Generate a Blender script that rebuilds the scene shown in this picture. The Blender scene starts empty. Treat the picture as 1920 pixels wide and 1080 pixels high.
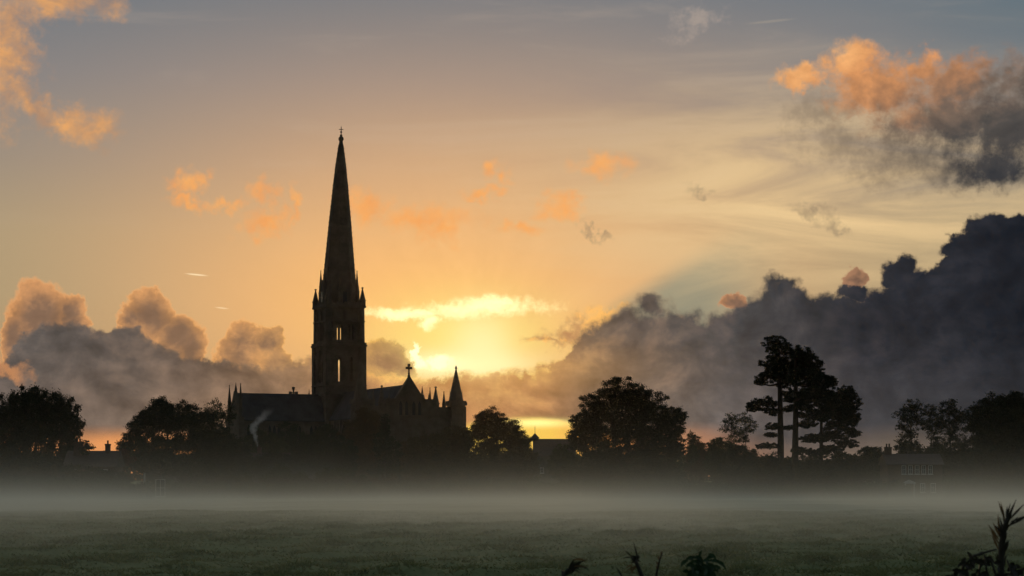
import bpy, bmesh, math, random
import numpy as np
from mathutils import Vector, Matrix
R = math.radians
scene = bpy.context.scene
COL = scene.collection

# ------------------------------------------------------------------ camera
FPX = 3733.0            # focal length in pixels of the 1920 px wide photograph
EYE = 2.2               # eye height above the meadow
HOR = 908.0             # picture row of the horizon
cam_data = bpy.data.cameras.new('camera')
cam = bpy.data.objects.new('camera', cam_data)
COL.objects.link(cam)
cam.location = (0, 0, EYE)
cam.rotation_euler = (R(90), 0, 0)
cam_data.sensor_width = 36.0
cam_data.lens = 36.0 * FPX / 1920.0
cam_data.shift_y = (HOR - 540.0) / 1920.0
cam_data.clip_start = 0.1
cam_data.clip_end = 40000
cam_data.dof.use_dof = True; cam_data.dof.focus_distance = 450.0; cam_data.dof.aperture_fstop = 14.0
scene.camera = cam

# ------------------------------------------------------------------ sky
def srgb(*c):
    out = []
    for v in c:
        v /= 255.0
        out.append(v / 12.92 if v <= 0.04045 else ((v + 0.055) / 1.055) ** 2.4)
    return tuple(out)

world = bpy.data.worlds.new('World')
scene.world = world
world.use_nodes = True
WT = world.node_tree
WT.nodes.clear()

class X:
    """A scalar, vector or colour socket with arithmetic."""
    tree = WT
    def __init__(self, s): self.s = s
    @staticmethod
    def put(sock, v):
        if isinstance(v, X): X.tree.links.new(v.s, sock)
        else: sock.default_value = v
    @staticmethod
    def m(op, a, b=None, c=None, clamp=False):
        n = X.tree.nodes.new('ShaderNodeMath'); n.operation = op; n.use_clamp = clamp
        X.put(n.inputs[0], a)
        if b is not None: X.put(n.inputs[1], b)
        if c is not None: X.put(n.inputs[2], c)
        return X(n.outputs[0])
    def __add__(a, b): return X.m('ADD', a, b)
    __radd__ = __add__
    def __sub__(a, b): return X.m('SUBTRACT', a, b)
    def __rsub__(a, b): return X.m('SUBTRACT', b, a)
    def __mul__(a, b): return X.m('MULTIPLY', a, b)
    __rmul__ = __mul__
    def __truediv__(a, b): return X.m('DIVIDE', a, b)
    def __pow__(a, b): return X.m('POWER', a, b)
def xmax(a, b): return X.m('MAXIMUM', a, b)
def xmin(a, b): return X.m('MINIMUM', a, b)
def vm(op, a, b=None, c=None):
    n = X.tree.nodes.new('ShaderNodeVectorMath'); n.operation = op
    X.put(n.inputs[0], a)
    if b is not None: X.put(n.inputs[1], b)
    if c is not None: X.put(n.inputs[2], c)
    return X(n.outputs['Value'] if op in ('LENGTH', 'DOT_PRODUCT', 'DISTANCE') else n.outputs['Vector'])
def vscale(a, f):
    n = X.tree.nodes.new('ShaderNodeVectorMath'); n.operation = 'SCALE'
    X.put(n.inputs[0], a); X.put(n.inputs['Scale'], f)
    return X(n.outputs['Vector'])
def sstep(x, a, b, lo=0.0, hi=1.0):
    n = X.tree.nodes.new('ShaderNodeMapRange'); n.interpolation_type = 'SMOOTHSTEP'
    X.put(n.inputs[0], x)
    if a > b: a, b, lo, hi = b, a, hi, lo
    n.inputs[1].default_value = a; n.inputs[2].default_value = b
    n.inputs[3].default_value = lo; n.inputs[4].default_value = hi
    return X(n.outputs[0])
def lstep(x, a, b, lo=0.0, hi=1.0):
    n = X.tree.nodes.new('ShaderNodeMapRange'); n.clamp = True
    X.put(n.inputs[0], x)
    n.inputs[1].default_value = a; n.inputs[2].default_value = b
    n.inputs[3].default_value = lo; n.inputs[4].default_value = hi
    return X(n.outputs[0])
def cmix(f, a, b, mode='MIX'):
    n = X.tree.nodes.new('ShaderNodeMix'); n.data_type = 'RGBA'; n.blend_type = mode
    n.clamp_factor = True
    X.put(n.inputs[0], f)
    for i, v in ((6, a), (7, b)):
        if isinstance(v, X): X.tree.links.new(v.s, n.inputs[i])
        else: n.inputs[i].default_value = (*v, 1)
    return X(n.outputs[2])
def ramp(x, lo, hi, stops):
    """stops: (value between lo and hi, sRGB colour)"""
    n = X.tree.nodes.new('ShaderNodeValToRGB')
    t = lstep(x, lo, hi)
    X.put(n.inputs[0], t)
    cr = n.color_ramp
    cr.interpolation = 'EASE' if len(stops) < 3 else 'LINEAR'
    while len(cr.elements) < len(stops): cr.elements.new(0.5)
    for e, (p, c) in zip(cr.elements, stops): e.position = (p - lo) / (hi - lo)
    for e, (p, c) in zip(cr.elements, stops):
        e.color = (*srgb(*c), 1) if len(c) == 3 else (c[0], c[0], c[0], 1)
    return X(n.outputs[0])
def fcurve(x, lo, hi, pts, vmax):
    n = X.tree.nodes.new('ShaderNodeFloatCurve')
    X.put(n.inputs['Value'], lstep(x, lo, hi))
    c = n.mapping.curves[0]
    while len(c.points) < len(pts): c.points.new(0.5, 0.5)
    for p, (a, b) in zip(c.points, pts):
        p.location = ((a - lo) / (hi - lo), b / vmax); p.handle_type = 'AUTO'
    n.mapping.update()
    return X(n.outputs[0]) * vmax
def noise(vec, scale, detail=4, rough=0.5, color=False, dist=0.0):
    n = X.tree.nodes.new('ShaderNodeTexNoise'); n.noise_dimensions = '3D'
    X.put(n.inputs['Vector'], vec)
    n.inputs['Scale'].default_value = scale; n.inputs['Detail'].default_value = detail
    n.inputs['Roughness'].default_value = rough; n.inputs['Distortion'].default_value = dist
    return X(n.outputs[1] if color else n.outputs[0])

# sky coordinates: u to the right, v upwards, both in units of 100 px of arc (1.53 degrees)
K = FPX / 100.0
def UV(px, py):
    a = math.atan((px - 960.0) / FPX)
    return K * a, K * math.atan((HOR - py) / FPX * math.cos(a))
UX = lambda px: UV(px, HOR)[0]
tc = WT.nodes.new('ShaderNodeTexCoord')
DIR = vm('NORMALIZE', X(tc.outputs['Generated']))
sep = WT.nodes.new('ShaderNodeSeparateXYZ'); WT.links.new(DIR.s, sep.inputs[0])
dx, dy, dz = (X(o) for o in sep.outputs)
u = X.m('ARCTAN2', dx, dy) * K
v = X.m('ARCSINE', dz) * K
cmb = WT.nodes.new('ShaderNodeCombineXYZ'); WT.links.new(u.s, cmb.inputs[0]); WT.links.new(v.s, cmb.inputs[1])
P = X(cmb.outputs[0])
D3 = vscale(DIR, K)                           # the same units, without a seam
D3h = vm('MULTIPLY', D3, (0.35, 0.35, 1.3))   # stretched along the horizon

def ell(Pw, px, py, rx, ry, rot=0.0):
    """1 at the centre of an ellipse, 0 on its edge, negative outside"""
    cu, cv = UV(px, py)
    rx /= 100.0; ry /= 100.0
    if rot:
        c, s = math.cos(R(rot)), math.sin(R(rot))
        a = vm('DOT_PRODUCT', vm('SUBTRACT', Pw, (cu, cv, 0)), (c / rx, s / rx, 0))
        b = vm('DOT_PRODUCT', vm('SUBTRACT', Pw, (cu, cv, 0)), (-s / ry, c / ry, 0))
        return 1.0 - X.m('SQRT', a * a + b * b)
    q = vm('MULTIPLY_ADD', Pw, (1 / rx, 1 / ry, 0), (-cu / rx, -cv / ry, 0))
    return 1.0 - vm('LENGTH', q)
def gauss(Pw, px, py, rx, ry):
    cu, cv = UV(px, py)
    q = vm('MULTIPLY_ADD', Pw, (100 / rx, 100 / ry, 0), (-cu * 100 / rx, -cv * 100 / ry, 0))
    return X.m('EXPONENT', vm('DOT_PRODUCT', q, q) * -1.0)
def union(fs):
    r = fs[0]
    for f in fs[1:]: r = xmax(r, f)
    return r

SUN_AZ = math.atan((905 - 960) / FPX)
SUN_EL = math.atan((HOR - 700) / FPX)

# clear air: a low-sun atmosphere with the long warm scatter of a misty dawn
nish = WT.nodes.new('ShaderNodeTexSky'); nish.sky_type = 'NISHITA'; nish.sun_disc = False
nish.sun_elevation = SUN_EL; nish.sun_rotation = SUN_AZ
nish.air_density = 1.0; nish.dust_density = 2.0; nish.ozone_density = 1.5
NISH = X(nish.outputs[0])
base = ramp(v, 0, 60, [(0.0, (190, 134, 88)), (1.6, (166, 138, 100)), (3.5, (160, 146, 114)),
                       (4.6, (160, 147, 118)), (5.9, (142, 135, 124)), (7.4, (124, 126, 129)), (9.0, (106, 117, 126)),
                       (14, (124, 129, 132)), (30, (130, 136, 142)), (60, (134, 141, 150))])
base = vm('ADD', base, vscale(NISH, 0.0010))
# the sky dims away from the sunrise
away = sstep(vm('DOT_PRODUCT', DIR, (math.sin(SUN_AZ) * math.cos(SUN_EL), math.cos(SUN_AZ) * math.cos(SUN_EL), math.sin(SUN_EL))), -0.95, 0.15, 0.16, 1.0)
base = vscale(base, away)
base = cmix(sstep(u, 5.5, 10.5) * sstep(v, 6.0, 9.0) * 0.6, base, srgb(84, 108, 120))
base = cmix(gauss(P, 840, 490, 650, 330) * 0.82, base, srgb(230, 178, 130))
sky = base
SU, SV = UV(890, 670)
sky = cmix(gauss(P, 810, 585, 420, 185) * 0.95, sky, srgb(255, 190, 112))
# the shaded sector right of the last crepuscular ray, and the fan of rays itself
ray = sstep(u * 0.62 - v * 1.0 + 0.0, -2.4, -1.75) * sstep(u, 1.0, 2.2) * sstep(u, 5.6, 3.4) * sstep(v, 5.4, 3.8)
sky = cmix(ray * 0.95, sky, srgb(134, 136, 118))
fan = noise(X.m('ARCTAN2', u - SU, v - SV + 0.6), 2.6, 3, 0.55)
sky = vscale(sky, 1.0 + (fan - 0.5) * gauss(P, 960, 540, 520, 230) * 0.13)
# high thin streaks
st = noise(vm('MULTIPLY_ADD', D3, (0.30, 0.30, 1.9), (0, 0, 3.1)), 0.55, 6, 0.62, dist=0.7)
stm = gauss(P, 1560, 370, 480, 160)
sky = cmix(sstep(st, 0.26, 0.64) * stm * 1.0, sky, srgb(236, 202, 148))
sky = cmix(sstep(st, 0.50, 0.75) * sstep(v, 3.6, 6.5) * 0.18, sky, srgb(208, 184, 160))
# core of the glow round the hidden sun
sky = cmix(gauss(P, 868, 634, 165, 78) * 0.95, sky, srgb(255, 230, 128))
sky = cmix(gauss(P, 902, 645, 55, 60) * 0.45, sky, (1.15, 1.02, 0.58))
sky = cmix(gauss(P, 850, 684, 130, 24) * 0.9, sky, (1.25, 1.08, 0.56))

# warps and textures
W1 = vm('SUBTRACT', noise(D3, 0.75, 4, 0.55, color=True), (0.5, 0.5, 0.5))
W2 = vm('SUBTRACT', noise(D3, 2.6, 5, 0.64, color=True), (0.5, 0.5, 0.5))
Pc = vm('ADD', vm('MULTIPLY_ADD', W1, (0.62, 0.58, 0), P), vm('MULTIPLY', W2, (0.50, 0.50, 0)))
Pw = vm('ADD', vm('MULTIPLY_ADD', W1, (1.1, 0.9, 0), P), vm('MULTIPLY', W2, (0.95, 0.80, 0)))
f1 = noise(D3, 1.9, 6, 0.64)
f2 = noise(D3h, 1.2, 5, 0.6)
f4 = noise(D3, 6.5, 5, 0.68)
# relief: how the billows thin out towards the sun
cd = WT.nodes.new('ShaderNodeCombineXYZ')
tu, tv = SU - u, SV + 0.9 - v
ln = X.m('SQRT', tu * tu + tv * tv + 0.05)
WT.links.new((tu / ln * 0.20).s, cd.inputs[0]); WT.links.new((tv / ln * 0.20 + 0.10).s, cd.inputs[2])
Dm = vm('MULTIPLY', D3, (0.80, 0.80, 1.05))
Ea = noise(Dm, 1.15, 6, 0.58, dist=0.25)
Eb = noise(vm('ADD', Dm, X(cd.outputs[0])), 1.15, 6, 0.58, dist=0.25)
shade = xmax(xmin((Ea - Eb) * 5.0, 1.0), -1.0)
lit = xmax(shade, 0.0)

# small orange wisps
wl = [(1125, 310, 50, 28), (1046, 380, 38, 28), (956, 330, 22, 20), (916, 366, 40, 12), (976, 424, 38, 18),
      (800, 405, 100, 30), (840, 425, 40, 30), (678, 385, 42, 36), (492, 418, 52, 22), (548, 385, 12, 38), (478, 358, 34, 28),
      (410, 381, 34, 13), (346, 380, 44, 13), (346, 345, 26, 24)]
wisp = union([ell(Pw, *e) for e in wl])
wa = sstep(wisp + (f1 - 0.5) * 1.9 + (f4 - 0.5) * 0.7, -0.40, 1.1)
sky = cmix(wa * 0.82, sky, cmix(0.35 + shade * 0.5, srgb(244, 160, 88), srgb(255, 182, 100)))
tl = union([ell(Pw, *e) for e in [(8, 85, 62, 130), (110, 2, 110, 40), (75, 188, 55, 26, -25), (130, 215, 75, 30, -20), (178, 238, 62, 34), (30, -20, 80, 80)]])
ta = sstep(tl + (f1 - 0.5) * 1.8 + (f4 - 0.5) * 0.7, -0.30, 1.0)
sky = cmix(ta * 0.85, sky, cmix(0.45 + shade * 0.8, srgb(186, 140, 104), srgb(238, 170, 100)))
ci = ell(Pw, 1300, 45, 74, 24, 20)
sky = cmix(sstep(ci + (f1 - 0.5) * 1.6 + (f4 - 0.5) * 2.0, -0.1, 1.3) * 0.34, sky, srgb(208, 184, 164))
# small dark scraps
ds = union([ell(Pw, *e) for e in [(1312, 362, 30, 12), (1505, 402, 44, 13, -28), (1550, 425, 34, 12, -20), (1110, 430, 44, 10, -30)]])
sky = cmix(sstep(ds + (f1 - 0.5) * 1.6 + (f4 - 0.5) * 0.8, -0.1, 1.3) * 0.55, sky, srgb(128, 113, 95))

# big broken cloud, upper right: lit on its upper left, dark towards the right
bl = [(1500, 148, 48, 26), (1600, 122, 58, 46), (1650, 165, 100, 60), (1725, 126, 50, 34), (1806, 150, 84, 50), (1770, 215, 150, 74),
      (1890, 235, 130, 96), (1960, 200, 120, 100), (1870, 305, 100, 50)]
bc = union([ell(Pw, *e) for e in bl])
ba = sstep(bc + (f1 - 0.5) * 1.25 + (f4 - 0.5) * 0.55, -0.22, 0.70)
lw = union([ell(Pw, *e) for e in [(1580, 275, 110, 60), (1700, 290, 170, 76), (1790, 325, 130, 44), (1545, 205, 100, 44)]])
la = sstep(lw + (f1 - 0.5) * 1.9 + (f4 - 0.5) * 0.5, -0.12, 1.10)
tpos = (u - UX(1650)) * 0.28 - (v - 7.30) * 0.66 + (f1 - 0.5) * 0.7 - shade * 0.22
sky = cmix(la * 0.70, sky, cmix(sstep(u, UX(1500), UX(1850)), srgb(132, 116, 98), srgb(78, 74, 72)))
bcol = ramp(tpos, -0.8, 1.8, [(-0.8, (240, 176, 112)), (-0.2, (220, 150, 94)), (0.25, (172, 122, 86)), (0.65, (116, 97, 84)), (1.1, (76, 72, 70)), (1.9, (46, 49, 55))])
bcol = vscale(bcol, 1.0 + shade * 0.16)
sky = cmix(ba * 0.96, sky, bcol)

# bright broken streak over the sun
Ps = vm('ADD', vm('MULTIPLY_ADD', W1, (0.5, 0.16, 0), P), vm('MULTIPLY', W2, (0.9, 0.34, 0)))
sk = union([ell(Ps, *e) for e in [(885, 581, 115, 17, 3), (765, 588, 90, 9, -2), (920, 574, 75, 13), (806, 604, 22, 12)]])
Sk = sstep(sk + (f1 - 0.5) * 1.5 + (f4 - 0.5) * 1.5, -0.55, 1.0)
sky = cmix(Sk, sky, (1.35, 1.16, 0.56))

# cumulus banks --------------------------------------------------------
rimc = ramp(u, -10, 10, [(-10, (240, 170, 110)), (-5, (250, 180, 108)), (-2.6, (255, 198, 104)), (-1.0, (255, 238, 150)), (0.3, (255, 222, 120)), (1.6, (250, 180, 98)), (4, (206, 146, 104)), (10, (120, 104, 96))])
up_c = ramp(u, -10, 10, [(-10, (92, 88, 85)), (-7, (98, 89, 83)), (-5, (112, 94, 81)), (-3.5, (138, 108, 83)), (-2, (172, 122, 83)), (-0.4, (182, 130, 84)), (0.7, (136, 106, 80)), (1.5, (112, 95, 81)), (2.2, (100, 88, 80)),
                         (3.2, (80, 75, 72)), (4.3, (68, 67, 68)), (6.5, (41, 44, 51)), (10, (21, 26, 34))])
lo_c = ramp(u, -10, 10, [(-10, (96, 86, 80)), (-7, (112, 95, 82)), (-4, (146, 114, 87)), (-1.0, (192, 134, 84)), (0.6, (184, 131, 84)), (1.5, (132, 106, 83)), (2.4, (112, 96, 83)), (3.8, (94, 86, 82)),
                         (6.5, (66, 65, 68)), (10, (36, 38, 43))])
# warm-rimmed heads standing behind the left bank
hl = [(72, 592, 62, 66), (128, 586, 24, 34), (30, 632, 28, 56), (135, 612, 28, 30), (285, 604, 48, 54), (338, 634, 44, 48), (250, 602, 26, 32), (362, 652, 28, 40),
      (452, 652, 46, 52), (500, 650, 34, 40), (520, 682, 30, 30), (716, 680, 46, 46), (752, 702, 30, 36), (1602, 516, 22, 14), (1376, 566, 26, 12)]
hf = union([ell(Pc, e[0], e[1], e[2] + 6, e[3] + 6) for e in hl])
hs = hf + (f4 - 0.5) * 0.16
ha = sstep(hs, 0.0, 0.16)
hbody = cmix(sstep(hf, 0.1, 0.8) * 0.75, cmix(0.40, srgb(142, 106, 78), rimc), cmix(0.4, up_c, srgb(128, 98, 78)))
hcol = cmix(1.0 - sstep(hs + shade * 0.10, 0.0, 0.26), hbody, rimc)
hcol = cmix(lit * 0.38, vscale(hcol, 1.0 + shade * 0.22), rimc)
sky = cmix(ha, sky, hcol)
# ragged lit scraps where the right bank tears towards the sun
sc = union([ell(Pw, *e) for e in [(1130, 586, 60, 16), (1062, 622, 70, 26), (1020, 640, 60, 16), (1100, 604, 50, 30)]])
sca = sstep(sc + (f1 - 0.5) * 1.7 + (f4 - 0.5) * 1.0, -0.15, 0.9)
sky = cmix(sca * 0.85, sky, cmix(sstep(f1 + (f4 - 0.5) * 0.5 + shade * 0.18, 0.36, 0.60), srgb(178, 124, 84), srgb(255, 190, 100)))
# main bodies
tops = [(-60, 690), (0, 672), (35, 632), (70, 606), (120, 598), (165, 608), (230, 614), (290, 640), (360, 664), (430, 672), (520, 684), (580, 672), (640, 680), (700, 690),
        (770, 700), (800, 692), (850, 690), (900, 692), (950, 692), (1000, 684), (1035, 676), (1060, 650), (1082, 612), (1115, 590), (1160, 578), (1210, 562), (1260, 564), (1330, 576), (1385, 562), (1410, 546),
        (1470, 526), (1540, 545), (1590, 544), (1640, 534), (1680, 516), (1720, 504), (1755, 486), (1785, 448), (1815, 424), (1850, 412), (1885, 428), (1925, 420), (1990, 430), (2060, 460)]
pts = [UV(*t) for t in tops]
sepc = WT.nodes.new('ShaderNodeSeparateXYZ'); WT.links.new(Pc.s, sepc.inputs[0])
uc, vc = X(sepc.outputs[0]), X(sepc.outputs[1])
H = fcurve(uc, pts[0][0], pts[-1][0], pts, 6.0)
lum_ = union([ell(Pc, *e) for e in [(1690, 508, 44, 36), (1470, 540, 44, 30), (1850, 436, 56, 40), (1800, 456, 40, 30), (1600, 548, 40, 22), (1905, 440, 40, 34), (1235, 572, 50, 24)]])
s = xmax(H - vc, lum_ * 0.45) + (f1 - 0.5) * 0.30 + (f4 - 0.5) * 0.16
soft = ramp(u, -10, 10, [(-10, (.12,)), (-2, (.12,)), (0.5, (.18,)), (2.5, (.34,)), (6, (.16,)), (10, (.14,))]) * (0.5 + f2 * 1.1)
ca = sstep(s / soft, 0.0, 1.0)
body = cmix(sstep(v + (f2 - 0.5) * 1.1, 1.1, 3.2), lo_c, up_c)
mott = noise(vm('MULTIPLY', D3, (0.5, 0.5, 1.2)), 0.8, 6, 0.6)
body = vscale(body, sstep(mott, 0.28, 0.72, 0.84, 1.18) * (1.0 + shade * 0.38))
rimb = ramp(u, -10, 10, [(-10, (.05,)), (-5, (.10,)), (-3, (.4,)), (-2.2, (.9,)), (0.6, (1.0,)), (2.0, (.42,)), (3.4, (.14,)), (5, (.02,)), (10, (.0,))])
body = cmix((1.0 - sstep(s + (f4 - 0.5) * 0.3 - shade * 0.06, 0.0, 0.24)) * rimb, body, rimc)
body = cmix(lit * (rimb * 0.30 + 0.02) * sstep(v, 1.0, 2.2), body, rimc)
# light soaking into the thin upper bank near the sun
body = cmix(gauss(P, 880, 690, 240, 46) * 0.40, body, srgb(252, 184, 96))
sky = cmix(ca, sky, body)
spot = union([ell(Ps, 824, 677, 28, 13), ell(Ps, 788, 678, 18, 10, -30), ell(Ps, 774, 660, 7, 24, 24)])
sky = cmix(sstep(spot + (f4 - 0.5) * 0.9, -0.35, 0.55), sky, (1.35, 1.2, 0.68))
sky = cmix(gauss(P, 903, 668, 46, 34) * 0.55, sky, (1.10, 0.92, 0.42))

# clear strip under the banks
gaph = fcurve(u, -10.0, 10.0, [(-10, 1.35), (-9.3, 1.1), (-8.2, 0.9), (-7.4, 0.95), (-6.6, 0.92), (-4, 0.9), (-1, 1.1), (0.0, 1.22), (0.6, 1.24), (1.2, 1.15), (2.2, 0.9), (3.4, 0.95), (5, 0.7), (7.2, 0.9), (10, 0.5)], 2.0)
gs = gaph - v + (f2 - 0.5) * 0.34
gw = ramp(u, -10, 10, [(-10, (.5,)), (-7, (.34,)), (-3, (.34,)), (-0.4, (.10,)), (1.4, (.10,)), (3.0, (.5,)), (10, (.7,))])
ga = sstep(gs / gw, -0.5, 0.6)
gcol = ramp(u, -10, 10, [(-10, (214, 140, 86)), (-7.4, (242, 160, 94)), (-3, (240, 160, 80)), (-0.6, (255, 214, 96)), (0.7, (255, 206, 88)), (1.8, (240, 160, 84)), (3.6, (186, 128, 92)), (5.2, (120, 100, 86)), (7.2, (116, 101, 88)), (10, (76, 72, 72))])
sky = cmix(ga * 0.92, sky, gcol)
sky = cmix(gauss(P, 1005, 793, 62, 8), sky, (1.25, 1.02, 0.34))
# light patch low on the far left
lp = ell(Pw, 20, 690, 60, 22, -20)
sky = cmix(sstep(lp + (f4 - 0.5) * 0.6, -0.1, 0.8) * 0.6, sky, srgb(224, 152, 94))
# vapour trails
for (x0, y0, x1, y1, w, a) in [(345, 513, 392, 517, 1.6, .9), (402, 576, 430, 579, 1.3, .6), (1390, 44, 1500, 36, 3, .08)]:
    e = ell(P, (x0 + x1) / 2, (y0 + y1) / 2, (x1 - x0) / 2 + 3, w + 0.6, -math.degrees(math.atan2(y1 - y0, x1 - x0)))
    sky = cmix(sstep(e, 0.0, 0.7) * a, sky, srgb(255, 226, 178))

# all round, the same bank under the same air
au = X.m('ABSOLUTE', u)
Hr = 2.2 + f2 * 2.4
ring = sstep(Hr - v + (f1 - 0.5) * 0.3, 0.0, 0.15)
ringc = cmix(sstep(au, 20, 70), cmix(sstep(v, 0.8, 3.0), lo_c, up_c), srgb(70, 69, 70))
rest = cmix(ring, base, vscale(ringc, away))
front = sstep(au, 13.0, 10.8) * sstep(v, 13.0, 10.2)
b1 = WT.nodes.new('ShaderNodeBackground'); WT.links.new(rest.s, b1.inputs['Color'])
b2 = WT.nodes.new('ShaderNodeBackground'); WT.links.new(sky.s, b2.inputs['Color'])
mx = WT.nodes.new('ShaderNodeMixShader'); WT.links.new(front.s, mx.inputs[0])
WT.links.new(b1.outputs[0], mx.inputs[1]); WT.links.new(b2.outputs[0], mx.inputs[2])
out = WT.nodes.new('ShaderNodeOutputWorld'); WT.links.new(mx.outputs[0], out.inputs['Surface'])
world.cycles.sampling_method = 'MANUAL'; world.cycles.sample_map_resolution = 1024

# ------------------------------------------------------------------ sun (behind the bank, so weak and soft)
sun_data = bpy.data.lights.new('sun', 'SUN')
sun_data.energy = 0.5; sun_data.angle = R(6.0); sun_data.color = (1.0, 0.66, 0.34)
sun = bpy.data.objects.new('sun', sun_data); COL.objects.link(sun)
_d = Vector((math.sin(SUN_AZ) * math.cos(SUN_EL), math.cos(SUN_AZ) * math.cos(SUN_EL), math.sin(SUN_EL)))
sun.location = (0, 0, 300); sun.rotation_euler = _d.to_track_quat('Z', 'Y').to_euler()

vs = scene.view_settings
vs.view_transform = 'Standard'; vs.look = 'None'; vs.exposure = 0.0; vs.gamma = 1.0; vs.use_curve_mapping = False
cy = scene.cycles
cy.use_denoising = True
cy.use_adaptive_sampling = True; cy.adaptive_threshold = 0.01; cy.adaptive_min_samples = 16
cy.max_bounces = 5; cy.diffuse_bounces = 2; cy.glossy_bounces = 2; cy.transmission_bounces = 3
cy.volume_bounces = 1; cy.transparent_max_bounces = 8

# ------------------------------------------------------------------ helpers
def at(px, py, D):
    return ((px - 960.0) / FPX * D, D, EYE + (HOR - py) / FPX * D)

def mesh_obj(name, verts, faces, mat, parent=None, smooth=False):
    me = bpy.data.meshes.new(name)
    me.from_pydata([tuple(map(float, p)) for p in verts], [], faces)
    me.update()
    me.materials.append(mat)
    if smooth:
        me.polygons.foreach_set('use_smooth', [True] * len(me.polygons))
    o = bpy.data.objects.new(name, me); COL.objects.link(o)
    if parent is not None: o.parent = parent
    return o

def quads_obj(name, V, mat, parent=None, F=None):
    """V: (n,4,3) array of quads -> one mesh, fast"""
    n = V.shape[0]
    me = bpy.data.meshes.new(name)
    me.vertices.add(n * 4); me.vertices.foreach_set('co', V.astype(np.float32).ravel())
    me.loops.add(n * 4); me.loops.foreach_set('vertex_index', np.arange(n * 4, dtype=np.int32))
    me.polygons.add(n); me.polygons.foreach_set('loop_start', np.arange(0, n * 4, 4, dtype=np.int32))
    me.update(calc_edges=True)
    me.materials.append(mat)
    o = bpy.data.objects.new(name, me); COL.objects.link(o)
    if parent is not None: o.parent = parent
    return o

def empty(name, loc, rz=0.0):
    o = bpy.data.objects.new(name, None); COL.objects.link(o)
    o.location = loc; o.rotation_euler = (0, 0, rz); o.empty_display_size = 0.5
    return o

def tag(o, label=None, cat=None, group=None, kind=None):
    if label: o['label'] = label
    if cat: o['category'] = cat
    if group: o['group'] = group
    if kind: o['kind'] = kind
    return o

class MB:
    """collects solids into one mesh"""
    def __init__(s): s.v, s.f = [], []
    def add(s, v, f):
        k = len(s.v); s.v += [tuple(p) for p in v]; s.f += [[i + k for i in q] for q in f]; return s
    def box(s, x0, x1, y0, y1, z0, z1):
        return s.add([(x0, y0, z0), (x1, y0, z0), (x1, y1, z0), (x0, y1, z0), (x0, y0, z1), (x1, y0, z1), (x1, y1, z1), (x0, y1, z1)],
                     [(0, 3, 2, 1), (4, 5, 6, 7), (0, 1, 5, 4), (1, 2, 6, 5), (2, 3, 7, 6), (3, 0, 4, 7)])
    def hexa(s, v8):
        return s.add(v8, [(0, 3, 2, 1), (4, 5, 6, 7), (0, 1, 5, 4), (1, 2, 6, 5), (2, 3, 7, 6), (3, 0, 4, 7)])
    def lathe(s, cx, cy, prof, n=8, a0=0.0):
        """prof: (r, z) from bottom to top"""
        v, f = [], []
        for r, z in prof:
            for i in range(n):
                a = a0 + 2 * math.pi * i / n
                v.append((cx + r * math.cos(a), cy + r * math.sin(a), z))
        for j in range(len(prof) - 1):
            for i in range(n):
                f.append((j * n + i, j * n + (i + 1) % n, (j + 1) * n + (i + 1) % n, (j + 1) * n + i))
        f.append(tuple(range(n - 1, -1, -1))); f.append(tuple((len(prof) - 1) * n + i for i in range(n)))
        return s.add(v, f)
    def gable(s, axis, a0, a1, c, half, ze, zr, zb=None):
        """a gabled prism along 'x' or 'y'; eaves ze, ridge zr, base zb"""
        zb = ze - 0.3 if zb is None else zb
        v = []
        for a in (a0, a1):
            for (o, z) in ((-half, zb), (half, zb), (half, ze), (0, zr), (-half, ze)):
                v.append((a, c + o, z) if axis == 'x' else (c + o, a, z))
        return s.add(v, [(0, 1, 2, 3, 4), (9, 8, 7, 6, 5), (0, 5, 6, 1), (1, 6, 7, 2), (2, 7, 8, 3), (3, 8, 9, 4), (4, 9, 5, 0)])
    def tube(s, pts, rad, n=5):
        P_ = [Vector(p) for p in pts]
        rings = []
        for i, p in enumerate(P_):
            t = (P_[min(i + 1, len(P_) - 1)] - P_[max(i - 1, 0)])
            if t.length < 1e-6: t = Vector((0, 0, 1))
            t.normalize()
            a = Vector((1, 0, 0)) if abs(t.x) < 0.8 else Vector((0, 1, 0))
            b = t.cross(a).normalized(); c = t.cross(b)
            rings.append([p + (b * math.cos(2 * math.pi * k / n) + c * math.sin(2 * math.pi * k / n)) * rad[i] for k in range(n)])
        v = [tuple(q) for r_ in rings for q in r_]; f = []
        for j in range(len(P_) - 1):
            for k in range(n):
                f.append((j * n + k, j * n + (k + 1) % n, (j + 1) * n + (k + 1) % n, (j + 1) * n + k))
        f.append(tuple(range(n - 1, -1, -1))); f.append(tuple((len(P_) - 1) * n + k for k in range(n)))
        return s.add(v, f)
    def obj(s, name, mat, parent=None, smooth=False): return mesh_obj(name, s.v, s.f, mat, parent, smooth)

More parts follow.
